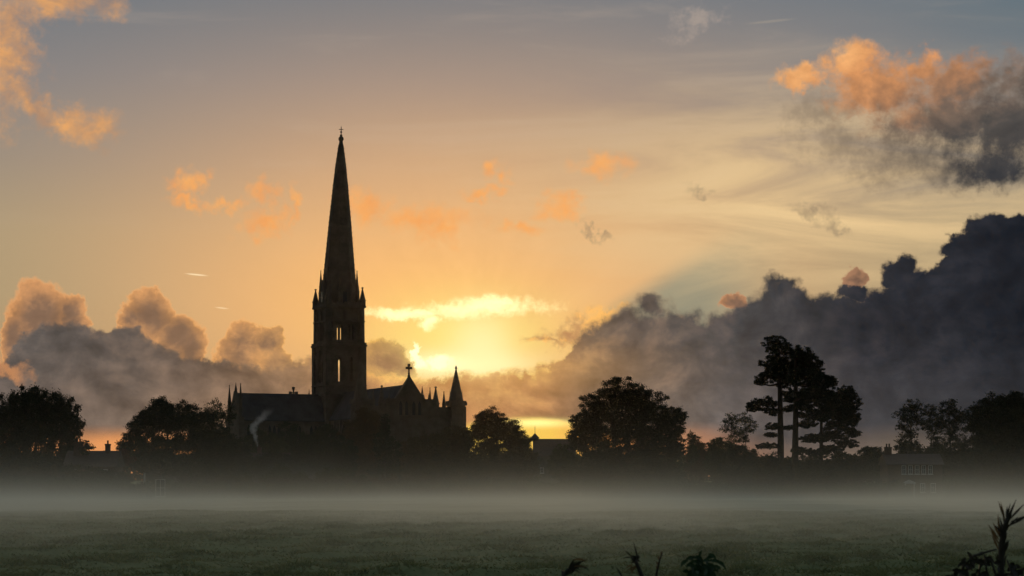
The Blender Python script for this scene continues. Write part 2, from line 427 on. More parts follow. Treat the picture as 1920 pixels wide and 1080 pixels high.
# ------------------------------------------------------------------ materials
def material(name, c1, c2, scale=1.0, rough=0.9, spec=0.2, bump=0.0, bscale=None, trans=0.0, metal=0.0, detail=5):
    m = bpy.data.materials.new(name); m.use_nodes = True
    nt = m.node_tree; nd = nt.nodes; b = nd['Principled BSDF']
    tcn = nd.new('ShaderNodeTexCoord'); nz = nd.new('ShaderNodeTexNoise')
    nt.links.new(tcn.outputs['Object'], nz.inputs['Vector'])
    nz.inputs['Scale'].default_value = scale; nz.inputs['Detail'].default_value = detail; nz.inputs['Roughness'].default_value = 0.65
    cr = nd.new('ShaderNodeValToRGB'); nt.links.new(nz.outputs[0], cr.inputs[0])
    cr.color_ramp.elements[0].position = 0.32; cr.color_ramp.elements[1].position = 0.68
    cr.color_ramp.elements[0].color = (*c1, 1); cr.color_ramp.elements[1].color = (*c2, 1)
    nt.links.new(cr.outputs[0], b.inputs['Base Color'])
    b.inputs['Roughness'].default_value = rough; b.inputs['Specular IOR Level'].default_value = spec; b.inputs['Metallic'].default_value = metal
    if bump:
        n2 = nd.new('ShaderNodeTexNoise'); nt.links.new(tcn.outputs['Object'], n2.inputs['Vector'])
        n2.inputs['Scale'].default_value = bscale or scale * 4; n2.inputs['Detail'].default_value = 6
        bp = nd.new('ShaderNodeBump'); bp.inputs['Strength'].default_value = bump; bp.inputs['Distance'].default_value = 0.1
        nt.links.new(n2.outputs[0], bp.inputs['Height']); nt.links.new(bp.outputs[0], b.inputs['Normal'])
    if trans:
        tr = nd.new('ShaderNodeBsdfTranslucent'); nt.links.new(cr.outputs[0], tr.inputs['Color'])
        mxs = nd.new('ShaderNodeMixShader'); mxs.inputs[0].default_value = trans
        nt.links.new(b.outputs[0], mxs.inputs[1]); nt.links.new(tr.outputs[0], mxs.inputs[2])
        nt.links.new(mxs.outputs[0], nd['Material Output'].inputs['Surface'])
    return m

M = {}
M['grass'] = material('grass_blades', (0.080, 0.108, 0.040), (0.185, 0.225, 0.100), 0.35, 0.8, 0.15, trans=0.42)
M['ground'] = material('meadow_turf', (0.090, 0.118, 0.046), (0.150, 0.180, 0.080), 0.5, 0.95, 0.1, bump=0.6, bscale=5)
M['stone'] = material('chilmark_stone', (0.070, 0.055, 0.040), (0.130, 0.105, 0.080), 0.35, 0.9, 0.15, bump=0.25, bscale=3)
M['lead'] = material('lead_roof', (0.028, 0.028, 0.031), (0.058, 0.058, 0.062), 0.25, 0.9, 0.1)
M['glass'] = material('leaded_glass', (0.015, 0.016, 0.02), (0.03, 0.032, 0.038), 1.0, 0.25, 0.5)
M['iron'] = material('wrought_iron', (0.05, 0.045, 0.04), (0.08, 0.07, 0.06), 3, 0.6, 0.4)
M['bark'] = material('bark', (0.030, 0.024, 0.018), (0.065, 0.052, 0.040), 2.0, 0.95, 0.1)
M['leaf'] = material('leaf_green', (0.020, 0.030, 0.010), (0.050, 0.062, 0.020), 0.5, 0.75, 0.12, trans=0.10)
M['leaf_dark'] = material('leaf_dark', (0.014, 0.020, 0.009), (0.032, 0.040, 0.016), 0.5, 0.75, 0.12, trans=0.05)
M['leaf_autumn'] = material('leaf_autumn', (0.040, 0.030, 0.013), (0.080, 0.055, 0.020), 0.4, 0.75, 0.12, trans=0.03)
M['leaf_red'] = material('leaf_red', (0.060, 0.022, 0.012), (0.105, 0.040, 0.020), 0.8, 0.75, 0.12, trans=0.15)
M['needle'] = material('pine_needle', (0.010, 0.016, 0.009), (0.022, 0.032, 0.016), 0.8, 0.75, 0.1, trans=0.03)
M['brick'] = material('brick_wall', (0.075, 0.045, 0.035), (0.13, 0.08, 0.06), 3.0, 0.9, 0.15)
M['render'] = material('pale_render', (0.07, 0.066, 0.056), (0.13, 0.12, 0.10), 1.0, 0.9, 0.15)
M['tile'] = material('roof_tile', (0.05, 0.036, 0.03), (0.085, 0.06, 0.048), 2.0, 0.85, 0.2)
M['white'] = material('white_paint', (0.45, 0.45, 0.45), (0.62, 0.62, 0.60), 2.0, 0.5, 0.4)
M['pane'] = material('window_glass', (0.03, 0.035, 0.045), (0.05, 0.055, 0.07), 1.0, 0.12, 0.6)
M['weed_dark'] = material('weed_stem', (0.016, 0.014, 0.010), (0.036, 0.030, 0.018), 20, 0.6, 0.4, trans=0.04)
M['weed_tan'] = material('weed_dry', (0.10, 0.065, 0.03), (0.20, 0.13, 0.06), 20, 0.7, 0.3, trans=0.2)
M['weed_green'] = material('weed_leaf', (0.016, 0.045, 0.018), (0.035, 0.085, 0.034), 15, 0.5, 0.4, trans=0.15)

# ------------------------------------------------------------------ terrain
def ssn(x, a, b):
    t = np.clip((x - a) / (b - a), 0, 1); return t * t * (3 - 2 * t)
_rg = np.random.default_rng(5)
_ph = _rg.uniform(0, 6.28, (24,)); _kx = _rg.normal(0, 1, 24); _ky = _rg.normal(0, 1, 24)
def bumps(x, y, k):
    s_ = np.zeros_like(x)
    for i in range(24): s_ += np.sin(_kx[i] * x * k + _ky[i] * y * k + _ph[i])
    return s_ / 24 ** 0.5
def gz(x, y):
    x = np.asarray(x, float); y = np.asarray(y, float)
    d = np.hypot(x, y)
    z = 0.06 * bumps(x, y, 0.35) + 0.11 * bumps(x + 31, y, 1.9) * ssn(d, 200, 60)
    z = z * ssn(d, 12, 26) + 0.85 * (1 - ssn(d, 11, 26)) + 3.2 * ssn(y, 330, 640)
    return z
def GZ(x, y): return float(gz(x, y))

def grid_obj(name, xs, ys, mat, dz=0.0):
    Xg, Yg = np.meshgrid(xs, ys); Zg = gz(Xg, Yg) + dz
    n, m_ = Xg.shape
    V = np.stack([Xg.ravel(), Yg.ravel(), Zg.ravel()], 1)
    idx = np.arange(n * m_).reshape(n, m_)
    F = np.stack([idx[:-1, :-1].ravel(), idx[:-1, 1:].ravel(), idx[1:, 1:].ravel(), idx[1:, :-1].ravel()], 1)
    me = bpy.data.meshes.new(name)
    me.vertices.add(len(V)); me.vertices.foreach_set('co', V.astype(np.float32).ravel())
    me.loops.add(F.size); me.loops.foreach_set('vertex_index', F.astype(np.int32).ravel())
    me.polygons.add(len(F)); me.polygons.foreach_set('loop_start', np.arange(0, F.size, 4, dtype=np.int32))
    me.update(calc_edges=True); me.materials.append(mat)
    me.polygons.foreach_set('use_smooth', [True] * len(F))
    o = bpy.data.objects.new(name, me); COL.objects.link(o)
    return o
xs = np.unique(np.concatenate([np.linspace(-640, -120, 30), np.linspace(-120, -40, 60), np.linspace(-40, 40, 260), np.linspace(40, 120, 60), np.linspace(120, 640, 30)]))
ys = np.unique(np.concatenate([np.linspace(-200, -30, 10), np.linspace(-30, 40, 60), np.linspace(40, 140, 340), np.linspace(140, 420, 120), np.linspace(420, 1250, 40)]))
meadow = grid_obj('meadow', xs, ys, M['ground']); tag(meadow, kind='structure')

# grass tussocks over the part of the meadow that the eye can resolve
def build_grass():
    rg = np.random.default_rng(11)
    n = 330000
    d = 40.0 + 120.0 * rg.random(n) ** 1.15
    x = (rg.random(n) * 2 - 1) * (d * 0.275 + 2)
    y = d
    t = bumps(x, y * 0.8, 2.3) * 0.55 + bumps(x + 50, y, 0.9) * 0.45
    keep = rg.random(n) < np.clip(0.55 + 0.5 * t, 0.12, 1)
    x, y, t = x[keep], y[keep], t[keep]; n = len(x)
    h = (0.055 + 0.06 * np.clip(t, -0.4, 1.6) + 0.03 * rg.random(n)) * (0.7 + 0.6 * rg.random(n)); h = np.maximum(h, 0.03)
    w = 0.012 + 0.020 * rg.random(n) + 0.00022 * y
    a = rg.random(n) * 6.283
    lean = (rg.random((n, 2)) - 0.5) * (h * 3.4)[:, None]
    z = gz(x, y) - 0.01
    ca, sa = np.cos(a) * w, np.sin(a) * w
    V = np.empty((n, 4, 3))
    V[:, 0] = np.stack([x - ca, y - sa, z], 1); V[:, 1] = np.stack([x + ca, y + sa, z], 1)
    V[:, 2] = np.stack([x + lean[:, 0] + ca * .25, y + lean[:, 1] + sa * .25, z + h], 1)
    V[:, 3] = np.stack([x + lean[:, 0] - ca * .25, y + lean[:, 1] - sa * .25, z + h], 1)
    return quads_obj('grass', V, M['grass'])
tag(build_grass(), 'rough tussocky grass covering the near meadow', 'grass', kind='stuff')

# ------------------------------------------------------------------ cathedral
CW, CS = 635.5, 708.0                      # picture column and distance of the crossing tower
TH = R(24.5)
cath = empty('cathedral', ((CW - 960) / FPX * CS, CS, 3.4), TH)
tag(cath, 'gothic stone cathedral with a very tall spire behind the trees', 'cathedral')
ZB = 3.4
def Zc(z): return z - ZB                   # world height to local height
def lancet_wall(mb, w, z0, z1, th, ops, plane):
    """wall of width w centred on 0 with pointed openings (x, width, sill, apex); plane maps (x, depth, z) to local"""
    def hx(xa, xb, za, zb_, zc, zd):       # bottom za at xa, zb_ at xb ; top zc, zd
        mb.hexa([plane(xa, 0, za), plane(xb, 0, zb_), plane(xb, th, zb_), plane(xa, th, za), plane(xa, 0, zc), plane(xb, 0, zd), plane(xb, th, zd), plane(xa, th, zc)])
    x = -w / 2
    for (cx, ow, zs, za) in sorted(ops):
        l, r = cx - ow / 2, cx + ow / 2
        hx(x, l, z0, z0, z1, z1)
        hx(l, r, z0, z0, zs, zs)
        n = 8; sp = za - ow * 1.1
        arch = lambda q: sp + (za - sp) * math.sqrt(max(0, 1 - abs(q) ** 1.6))
        for i in range(n):
            qa, qb = -1 + 2 * i / n, -1 + 2 * (i + 1) / n
            hx(l + (qa + 1) / 2 * ow, l + (qb + 1) / 2 * ow, arch(qa), arch(qb), z1, z1)
        x = r
    hx(x, w / 2, z0, z0, z1, z1)
def faces4(a):
    """four planes of a square of half-width a: outer face at a, depth inwards"""
    return [lambda x, d, z: (x, -a + d, z), lambda x, d, z: (-x, a - d, z), lambda x, d, z: (-a + d, -x, z), lambda x, d, z: (a - d, x, z)]
def pinnacle(mb, x, y, z0, zt, r, n=8, shaft=0.35):
    zs = z0 + (zt - z0) * shaft
    mb.lathe(x, y, [(r, z0), (r, zs), (r * 1.18, zs), (r * 1.18, zs + r * 0.25), (r * 0.98, zs + r * 0.25), (r * 0.16, zt - r * 0.55), (r * 0.38, zt - r * 0.4), (r * 0.34, zt - r * 0.15), (0.03, zt)], n, math.pi / 8)
def cross_shape(mb, x, y, z0, h, t):
    mb.box(x - t, x + t, y - t, y + t, z0, z0 + h)
    arm = h * 0.27; za = z0 + h * 0.62
    mb.box(x - arm, x - t, y - t * 0.9, y + t * 0.9, za - t, za + t); mb.box(x + t, x + arm, y - t * 0.9, y + t * 0.9, za - t, za + t)
    for (ex, ez) in ((x - arm, za), (x + arm, za), (x, z0 + h)):
        mb.box(ex - t * 1.9, ex + t * 1.9, y - t * 1.3, y + t * 1.3, ez - t * 1.9, ez + t * 1.9)

# tower
A1, A2 = 7.0, 6.6
tw = MB()
tw.box(-A1, A1, -A1, A1, 0, Zc(33.0))
for pl in faces4(A1):
    lancet_wall(tw, 2 * A1 - 2.4, Zc(33.0), Zc(51.5), 1.2, [(-2.27, 0.98, Zc(38.4), Zc(47.2)), (2.27, 0.98, Zc(38.4), Zc(47.2))], pl)
for pl in faces4(A2):
    lancet_wall(tw, 2 * A2 - 2.4, Zc(52.3), Zc(65.0), 1.1, [(-2.74, 0.62, Zc(53.1), Zc(58.6)), (-1.54, 0.62, Zc(53.1), Zc(58.6)), (1.54, 0.62, Zc(53.1), Zc(58.6)), (2.74, 0.62, Zc(53.1), Zc(58.6))], pl)
for sx in (-1, 1):
    for sy in (-1, 1):
        tw.box(sx * 6.4 - 1.2, sx * 6.4 + 1.2, sy * 6.4 - 1.2, sy * 6.4 + 1.2, 0.01, Zc(51.5))
        tw.lathe(sx * 6.0, sy * 6.0, [(1.45, Zc(51.4)), (1.35, Zc(65.0))], 8, math.pi / 8)
tw.box(-A2 + .2, A2 - .2, -A2 + .2, A2 - .2, Zc(64.4), Zc(64.9))
tower = tw.obj('tower', M['stone'], cath)
for (z0, z1, o) in ((33.4, 34.0, 7.75), (50.9, 51.6, 7.85), (51.7, 52.3, 7.65), (36.9, 37.3, 7.72), (59.6, 60.0, 7.25), (64.6, 65.3, 7.5)):
    c = MB()
    for k in range(4):
        q = [(-o, o, -o, -o + 0.9), (-o, o, o - 0.9, o), (-o, -o + 0.9, -o + 0.9, o - 0.9), (o - 0.9, o, -o + 0.9, o - 0.9)][k]
        c.box(*q, Zc(z0), Zc(z1))
    c.obj('string_course', M['stone'], tower)
for pl in faces4(7.35):
    par = MB(); prf = []
    for i in range(9):
        x0 = -6.2 + i * 1.42
        prf += [(x0, 65.7), (x0, 66.5), (x0 + .85, 66.5), (x0 + .85, 65.7)]
    prf = [(-6.2, 65.3)] + prf + [(6.01, 65.3)]
    nn = len(prf); vv = [pl(x_, 0, Zc(z_)) for x_, z_ in prf] + [pl(x_, .4, Zc(z_)) for x_, z_ in prf]
    par.add(vv, [tuple(range(nn)), tuple(range(2 * nn - 1, nn - 1, -1))] + [(i, i + nn, (i + 1) % nn + nn, (i + 1) % nn) for i in range(nn)])
    par.obj('parapet', M['stone'], tower)
for sx in (-1, 1):
    for sy in (-1, 1):
        p_ = MB(); pinnacle(p_, sx * 6.5, sy * 6.5, Zc(65.2), Zc(72.0), 1.12, 8, 0.28)
        p_.obj('pinnacle', M['stone'], tower)
# blind lancet shafts standing proud on the tower faces
for a, zz0, zz1 in ((A1, 38.0, 49.5), (A2, 53.0, 63.6)):
    for pl in faces4(a):
        sh = MB()
        for x0 in (-4.6, -0.7, 0.7, 4.6) if a == A1 else (-4.4, -0.5, 0.5, 4.4):
            sh.hexa([pl(x0 - .22, -.25, Zc(zz0)), pl(x0 + .22, -.25, Zc(zz0)), pl(x0 + .22, .05, Zc(zz0)), pl(x0 - .22, .05, Zc(zz0)), pl(x0 - .22, -.25, Zc(zz1)), pl(x0 + .22, -.25, Zc(zz1)), pl(x0 + .22, .05, Zc(zz1)), pl(x0 - .22, .05, Zc(zz1))])
        sh.obj('shaft', M['stone'], tower)

# spire (leaning a little, as it does)
LEAN = 0.75
def lean(mb):
    cz0, cz1 = Zc(65.0), Zc(124.0)
    k = [(LEAN * max(0.0, (p[2] - cz0) / (cz1 - cz0))) for p in mb.v]
    mb.v = [(p[0] + q * math.cos(-TH), p[1] + q * math.sin(-TH), p[2]) for p, q in zip(mb.v, k)]
    return mb
prof = [(6.55, 65.0), (5.35, 77.5), (3.62, 97.0), (1.85, 115.0), (0.75, 123.2), (0.62, 124.2)]
def prad(z):
    for (r0, z0), (r1, z1) in zip(prof, prof[1:]):
        if z <= z1: return r0 + (r1 - r0) * (z - z0) / (z1 - z0)
    return prof[-1][0]
sp_ = MB(); sp_.lathe(0, 0, [(r, Zc(z)) for r, z in prof], 8, math.pi / 8)
spire = lean(sp_).obj('spire', M['stone'], cath)
for z0 in (79.0, 93.5, 107.0):
    b_ = MB(); b_.lathe(0, 0, [(prad(z0) + .02, Zc(z0)), (prad(z0) + .22, Zc(z0 + .2)), (prad(z0 + 3.0) + .22, Zc(z0 + 2.8)), (prad(z0 + 3.0) + .02, Zc(z0 + 3.0))], 8, math.pi / 8)
    lean(b_).obj('band', M['stone'], spire)
for i in range(8):
    a = math.pi / 8 + i * math.pi / 4
    r_ = MB(); r_.tube([(math.cos(a) * (prad(z) + .02), math.sin(a) * (prad(z) + .02), Zc(z)) for z in (66, 77.5, 97, 115, 123)], [.24, .22, .19, .14, .09], 4)
    for q in range(30):                                       # crockets
        zq = 67.0 + q * 1.88; rq = prad(zq) + .16; k_ = .15 if zq < 110 else .1
        cx_, cy_ = math.cos(a) * rq, math.sin(a) * rq
        r_.box(cx_ - k_, cx_ + k_, cy_ - k_, cy_ + k_, Zc(zq), Zc(zq) + k_ * 2.2)
    lean(r_).obj('rib', M['stone'], spire)
cp = MB(); cp.lathe(0, 0, [(0.60, Zc(124.2)), (0.95, Zc(124.6)), (1.0, Zc(125.2)), (0.7, Zc(125.7)), (0.35, Zc(125.9)), (0.55, Zc(126.2)), (0.3, Zc(126.6)), (0.08, Zc(126.7))], 10)
lean(cp).obj('capstone', M['stone'], spire)
cr_ = MB(); cr_.box(-.11, .11, -.11, .11, Zc(126.6), Zc(129.4)); cr_.box(-.85, -.11, -.1, .1, Zc(128.25), Zc(128.45)); cr_.box(.11, .85, -.1, .1, Zc(128.25), Zc(128.45)); cr_.lathe(0, 0, [(0.3, Zc(127.2)), (0.42, Zc(127.45)), (0.3, Zc(127.7))], 8)
lean(cr_).obj('cross', M['iron'], spire)
# gabled lucarnes with their pinnacles at the spire's foot
for k in range(4):
    rot = Matrix.Rotation(k * math.pi / 2, 3, 'Z')
    def spin(mb): mb.v = [tuple(rot @ Vector(p)) for p in mb.v]; return mb
    lu = MB(); lu.box(-1.7, 1.7, -6.3, -3.6, Zc(65.0), Zc(70.6)); lu.gable('y', -6.35, -3.0, 0, 1.9, Zc(70.6), Zc(74.6), Zc(70.4))
    l_ = spin(lu).obj('lucarne', M['stone'], spire)
    op = MB(); op.box(-.7, .7, -6.42, -6.36, Zc(66.2), Zc(70.2)); spin(op).obj('opening', M['glass'], l_)
    for s_ in (-1, 1):
        p_ = MB(); pinnacle(p_, s_ * 2.25, -6.0, Zc(65.0), Zc(78.2), 0.62, 8, 0.55); spin(p_).obj('pinnacle', M['stone'], l_)
for k in range(4):
    a = math.pi / 4 + k * math.pi / 2
    p_ = MB(); pinnacle(p_, math.cos(a) * 7.2, math.sin(a) * 7.2, Zc(65.0), Zc(75.6), 0.75, 8, 0.5); p_.obj('pinnacle', M['stone'], spire)

# nave, aisles, transepts, choir
LN = 67.7
def clere_wall(name, x, y0, y1, zlo, zhi, side, nb, parent_mat=M['stone']):
    """long wall along y at x with recessed lancets in threes; side = outward sign"""
    mb = MB(); mb.box(min(x, x - side * 1.0), max(x, x - side * 1.0), y0, y1, zlo, zhi)
    o = mb.obj(name, parent_mat, cath)
    step = (y1 - y0) / nb
    for i in range(nb):
        yc = y0 + (i + .5) * step
        g = MB()
        for j, hh in ((-1, .82), (0, 1.0), (1, .82)):
            zt = zlo + (zhi - zlo) * .86 * hh; zs = zlo + (zhi - zlo) * .25
            yy = yc + j * step * .24
            w_ = step * .085
            xo = x + side * 0.06
            pts = [(xo, yy - w_, zs), (xo, yy + w_, zs), (xo, yy + w_, zt - w_ * 2), (xo, yy, zt), (xo, yy - w_, zt - w_ * 2)]
            pin = [(p[0] - side * .1, p[1], p[2]) for p in pts]
            g.add(pts + pin, [(0, 1, 2, 3, 4), (9, 8, 7, 6, 5), (0, 5, 6, 1), (1, 6, 7, 2), (2, 7, 8, 3), (3, 8, 9, 4), (4, 9, 5, 0)])
        g.obj('window', M['glass'], o)
        b = MB(); yb = y0 + i * step
        b.hexa([(x - side * .05, yb - .55, zlo), (x + side * 1.3, yb - .55, zlo), (x + side * 1.3, yb + .55, zlo), (x - side * .05, yb + .55, zlo),
                (x - side * .05, yb - .5, zhi - .3), (x + side * .45, yb - .5, zhi - .3), (x + side * .45, yb + .5, zhi - .3), (x - side * .05, yb + .5, zhi - .3)])
        b.obj('buttress', M['stone'], o)
    return o
clere_wall('nave_wall', -6.0, -LN + 1, -7.2, Zc(15), Zc(24.6), -1, 10)
clere_wall('nave_wall', 6.0, -LN + 1, -7.2, Zc(15), Zc(24.6), 1, 10)
clere_wall('aisle_wall', -12.2, -LN + 1, -7.2, 0, Zc(14.0), -1, 10)
clere_wall('aisle_wall', 12.2, -LN + 1, -7.2, 0, Zc(14.0), 1, 10)
MB().gable('y', -LN + 1.0, -7.1, 0, 6.5, Zc(24.7), Zc(34.7)).obj('nave_roof', M['lead'], cath)
for s_ in (-1, 1):
    MB().hexa([(s_ * 12.5, -LN + 1, Zc(14)), (s_ * 6.05, -LN + 1, Zc(17.6)), (s_ * 6.05, -7.2, Zc(17.6)), (s_ * 12.5, -7.2, Zc(14)),
               (s_ * 12.5, -LN + 1, Zc(14.3)), (s_ * 6.05, -LN + 1, Zc(17.9)), (s_ * 6.05, -7.2, Zc(17.9)), (s_ * 12.5, -7.2, Zc(14.3))]).obj('aisle_roof', M['lead'], cath)
TL = 37.4
def cross_arm(x0, x1, yc, half, ze, zr, nm):
    w = MB(); w.box(min(x0, x1), max(x0, x1), yc - half, yc + half, 0, Zc(ze)); wall = w.obj(nm + '_wall', M['stone'], cath)
    MB().gable('x', x0, x1, yc, half + .4, Zc(ze), Zc(zr)).obj(nm + '_roof', M['lead'], cath)
    n = 4; L = abs(x1 - x0) / n; sg = 1 if x1 > x0 else -1
    for i in range(n):
        xc = x0 + sg * (i + .5) * L
        g = MB()
        for j in (-1, 0, 1):
            xx = xc + j * L * .22; y_ = yc - half - .06
            pts = [(xx - .5, y_, Zc(15)), (xx + .5, y_, Zc(15)), (xx + .5, y_, Zc(21.5)), (xx, y_, Zc(22.8)), (xx - .5, y_, Zc(21.5))]
            g.add(pts + [(p[0], p[1] + .1, p[2]) for p in pts], [(0, 1, 2, 3, 4), (9, 8, 7, 6, 5), (0, 5, 6, 1), (1, 6, 7, 2), (2, 7, 8, 3), (3, 8, 9, 4), (4, 9, 5, 0)])
        g.obj('window', M['glass'], wall)
    # gable end, coping and pinnacles
    ge = MB(); e0, e1 = (x1, x1 + sg * 1.2)
    ge.gable('x', e0, e1, yc, half + .2, Zc(ze), Zc(zr + .7), 0)
    gw_ = ge.obj(nm + '_gable', M['stone'], cath)
    for s2 in (-1, 1):
        p_ = MB(); p_.box(x1 - .2, x1 + sg * 1.8, yc + s2 * (half + .1) - 1.1, yc + s2 * (half + .1) + 1.1, .02, Zc(ze + 1)) if sg > 0 else p_.box(x1 - 1.8, x1 + .2, yc + s2 * (half + .1) - 1.1, yc + s2 * (half + .1) + 1.1, .02, Zc(ze + 1))
        pinnacle(p_, x1 + sg * .8, yc + s2 * (half + .1), Zc(ze + 1), Zc(zr + 3.0 if zr > 32 else zr - 3), 0.62, 8, 0.5)
        p_.obj('pinnacle', M['stone'], gw_)
    p_ = MB(); pinnacle(p_, x1 + sg * .5, yc, Zc(zr + .2), Zc(zr + 3.6 if zr > 32 else zr + 2), .42, 8, .3); p_.obj('finial', M['stone'], gw_)
cross_arm(-7.1, -TL, 0.0, 6.6, 24.4, 34.0, 'north_transept')
cross_arm(7.1, TL - 6, 0.0, 6.6, 24.4, 34.0, 'south_transept')
w = MB(); w.box(-6, 6, 7.1, 51.3, 0, Zc(24.4)); w.obj('choir_wall', M['stone'], cath)
MB().gable('y', 7.1, 51.6, 0, 6.5, Zc(24.5), Zc(34.2)).obj('choir_roof', M['lead'], cath)
c = MB(); cross_shape(c, 0, 51.4, Zc(34.0), 4.6, .26); c.obj('gable_cross', M['stone'], cath)
c = MB(); pinnacle(c, 0, 33, Zc(33.8), Zc(37.4), .4, 6, .3); c.obj('ridge_finial', M['stone'], cath)
cross_arm(-6.1, -22, 36.0, 5.2, 22, 30, 'east_transept')

# west front
YW = -LN
wf = MB()
wf.box(-14.4, 14.4, YW - 1.2, YW + 1.0, 0, Zc(23.6))
wf.box(-8.4, 8.4, YW - 1.1, YW + .9, Zc(23.6), Zc(29.6))
for s_ in (-1, 1):
    wf.box(min(s_ * 8.4, s_ * 14.4), max(s_ * 8.4, s_ * 14.4), YW - 1.0, YW + .8, Zc(23.6), Zc(27.4))
wf.gable('y', YW - 1.05, YW + .85, 0, 5.2, Zc(29.6), Zc(37.2), Zc(29.55))
west = wf.obj('west_front', M['stone'], cath)
c = MB(); c.lathe(0, YW, [(.5, Zc(36.7)), (.5, Zc(37.4)), (.28, Zc(37.9)), (.42, Zc(38.3)), (.2, Zc(38.5))], 8); cross_shape(c, 0, YW, Zc(38.4), 2.5, .2); c.obj('gable_cross', M['stone'], west)
for (z0, z1) in ((23.3, 23.9), (13.6, 14.1), (29.5, 29.9)):
    hw = 14.6 if z0 < 29 else 8.5
    MB().box(-hw, hw, YW - 1.45, YW - 1.21, Zc(z0), Zc(z1)).obj('string_course', M['stone'], west)
for x0 in (-3.3, -1.25, 1.25, 3.3):
    g = MB(); y_ = YW - 1.16; w_ = .52
    pts = [(x0 - w_, y_, Zc(24.6)), (x0 + w_, y_, Zc(24.6)), (x0 + w_, y_, Zc(28.2)), (x0, y_, Zc(29.2)), (x0 - w_, y_, Zc(28.2))]
    g.add(pts + [(p[0], p[1] + .1, p[2]) for p in pts], [(0, 1, 2, 3, 4), (9, 8, 7, 6, 5), (0, 5, 6, 1), (1, 6, 7, 2), (2, 7, 8, 3), (3, 8, 9, 4), (4, 9, 5, 0)])
    wn = g.obj('lancet_window', M['glass'], west)
    for s_ in (-1, 1):
        MB().box(x0 + s_ * .78 - .16, x0 + s_ * .78 + .16, YW - 1.4, YW - 1.12, Zc(24.4), Zc(28.4)).obj('shaft', M['stone'], wn)
for i in range(11):
    x0 = -12.5 + i * 2.5
    if abs(x0) < 9.5 or True:
        g = MB(); y_ = YW - 1.26; w_ = .8
        pts = [(x0 - w_, y_, Zc(15)), (x0 + w_, y_, Zc(15)), (x0 + w_, y_, Zc(20.4)), (x0, y_, Zc(22.2)), (x0 - w_, y_, Zc(20.4))]
        g.add(pts + [(p[0], p[1] + .1, p[2]) for p in pts], [(0, 1, 2, 3, 4), (9, 8, 7, 6, 5), (0, 5, 6, 1), (1, 6, 7, 2), (2, 7, 8, 3), (3, 8, 9, 4), (4, 9, 5, 0)])
        g.obj('niche', M['stone'], west)
for s_ in (-1, 1):
    p_ = MB(); pinnacle(p_, s_ * 9.4, YW, Zc(27.4), Zc(34.2), 1.15, 8, .15); p_.obj('pinnacle', M['stone'], west)
    p_ = MB(); pinnacle(p_, s_ * 12.3, YW, Zc(27.3), Zc(32.6), .62, 8, .2); p_.obj('pinnacle', M['stone'], west)
    p_ = MB(); pinnacle(p_, s_ * 6.9, YW, Zc(29.5), Zc(31.8), .28, 6, .2); p_.obj('pinnacle', M['stone'], west)
    tb = MB(); tx = s_ * 16.6
    tb.box(tx - 2.25, tx + 2.25, YW - 2.25, YW + 2.25, 0, Zc(28.0))
    for (ex, ey) in ((-1, -1), (1, -1), (1, 1), (-1, 1)):
        tb.box(tx + ex * 2.1 - .45, tx + ex * 2.1 + .45, YW + ey * 2.1 - .45, YW + ey * 2.1 + .45, .03, Zc(27.6))
    tur = tb.obj('corner_turret', M['stone'], cath)
    cb = MB(); cb.box(tx - 2.8, tx + 2.8, YW - 2.8, YW + 2.8, Zc(28.0), Zc(29.0)); cb.box(tx - 2.6, tx + 2.6, YW - 2.6, YW + 2.6, Zc(29.0), Zc(29.5)); cb.obj('cornice', M['stone'], tur)
    sp2 = MB(); sp2.lathe(tx, YW, [(2.45, Zc(29.5)), (.2, Zc(40.0)), (.42, Zc(40.2)), (.3, Zc(40.6)), (.05, Zc(41.2))], 8, math.pi / 8); sp2.obj('spirelet', M['stone'], tur)
    for (ex, ey) in ((-1, -1), (1, -1), (1, 1), (-1, 1)):
        p_ = MB(); pinnacle(p_, tx + ex * 1.5, YW + ey * 1.5, Zc(29.5), Zc(33.4), .2, 6, .35); p_.obj('pinnacle', M['stone'], tur)

# ------------------------------------------------------------------ trees
def unit(rg, n):
    q = rg.normal(size=(n, 3)); return q / np.linalg.norm(q, axis=1)[:, None]
def leaf_quads(rg, C, s, droop=0.0, asp=0.55):
    """diamond-shaped leaf sprays at centres C with sizes s"""
    n = len(C)
    t = unit(rg, n)
    if droop: t[:, 2] -= droop; t /= np.linalg.norm(t, axis=1)[:, None]
    b = np.cross(t, unit(rg, n)); b /= (np.linalg.norm(b, axis=1)[:, None] + 1e-9)
    s = s[:, None]
    V = np.empty((n, 4, 3))
    V[:, 0] = C - t * s * .5; V[:, 1] = C + b * s * .5 * asp - t * s * 0.05
    V[:, 2] = C + t * s * .5; V[:, 3] = C - b * s * .5 * asp - t * s * 0.05
    return V

def bough(mb, p0, p1, r0, r1, rg, sag=0.0, n=5, k=4):
    p0, p1 = np.array(p0), np.array(p1); L = np.linalg.norm(p1 - p0)
    pts, rad = [], []
    off = rg.normal(0, 0.05 * L, 3)
    for i in range(n):
        t = i / (n - 1)
        q = p0 + (p1 - p0) * t + off * math.sin(math.pi * t) + np.array([0, 0, (-sag if sag < 0 else -sag) * L * 4 * t * (1 - t)])
        pts.append(tuple(q)); rad.append(r0 + (r1 - r0) * t ** 0.8)
    mb.tube(pts, rad, k)
    return pts

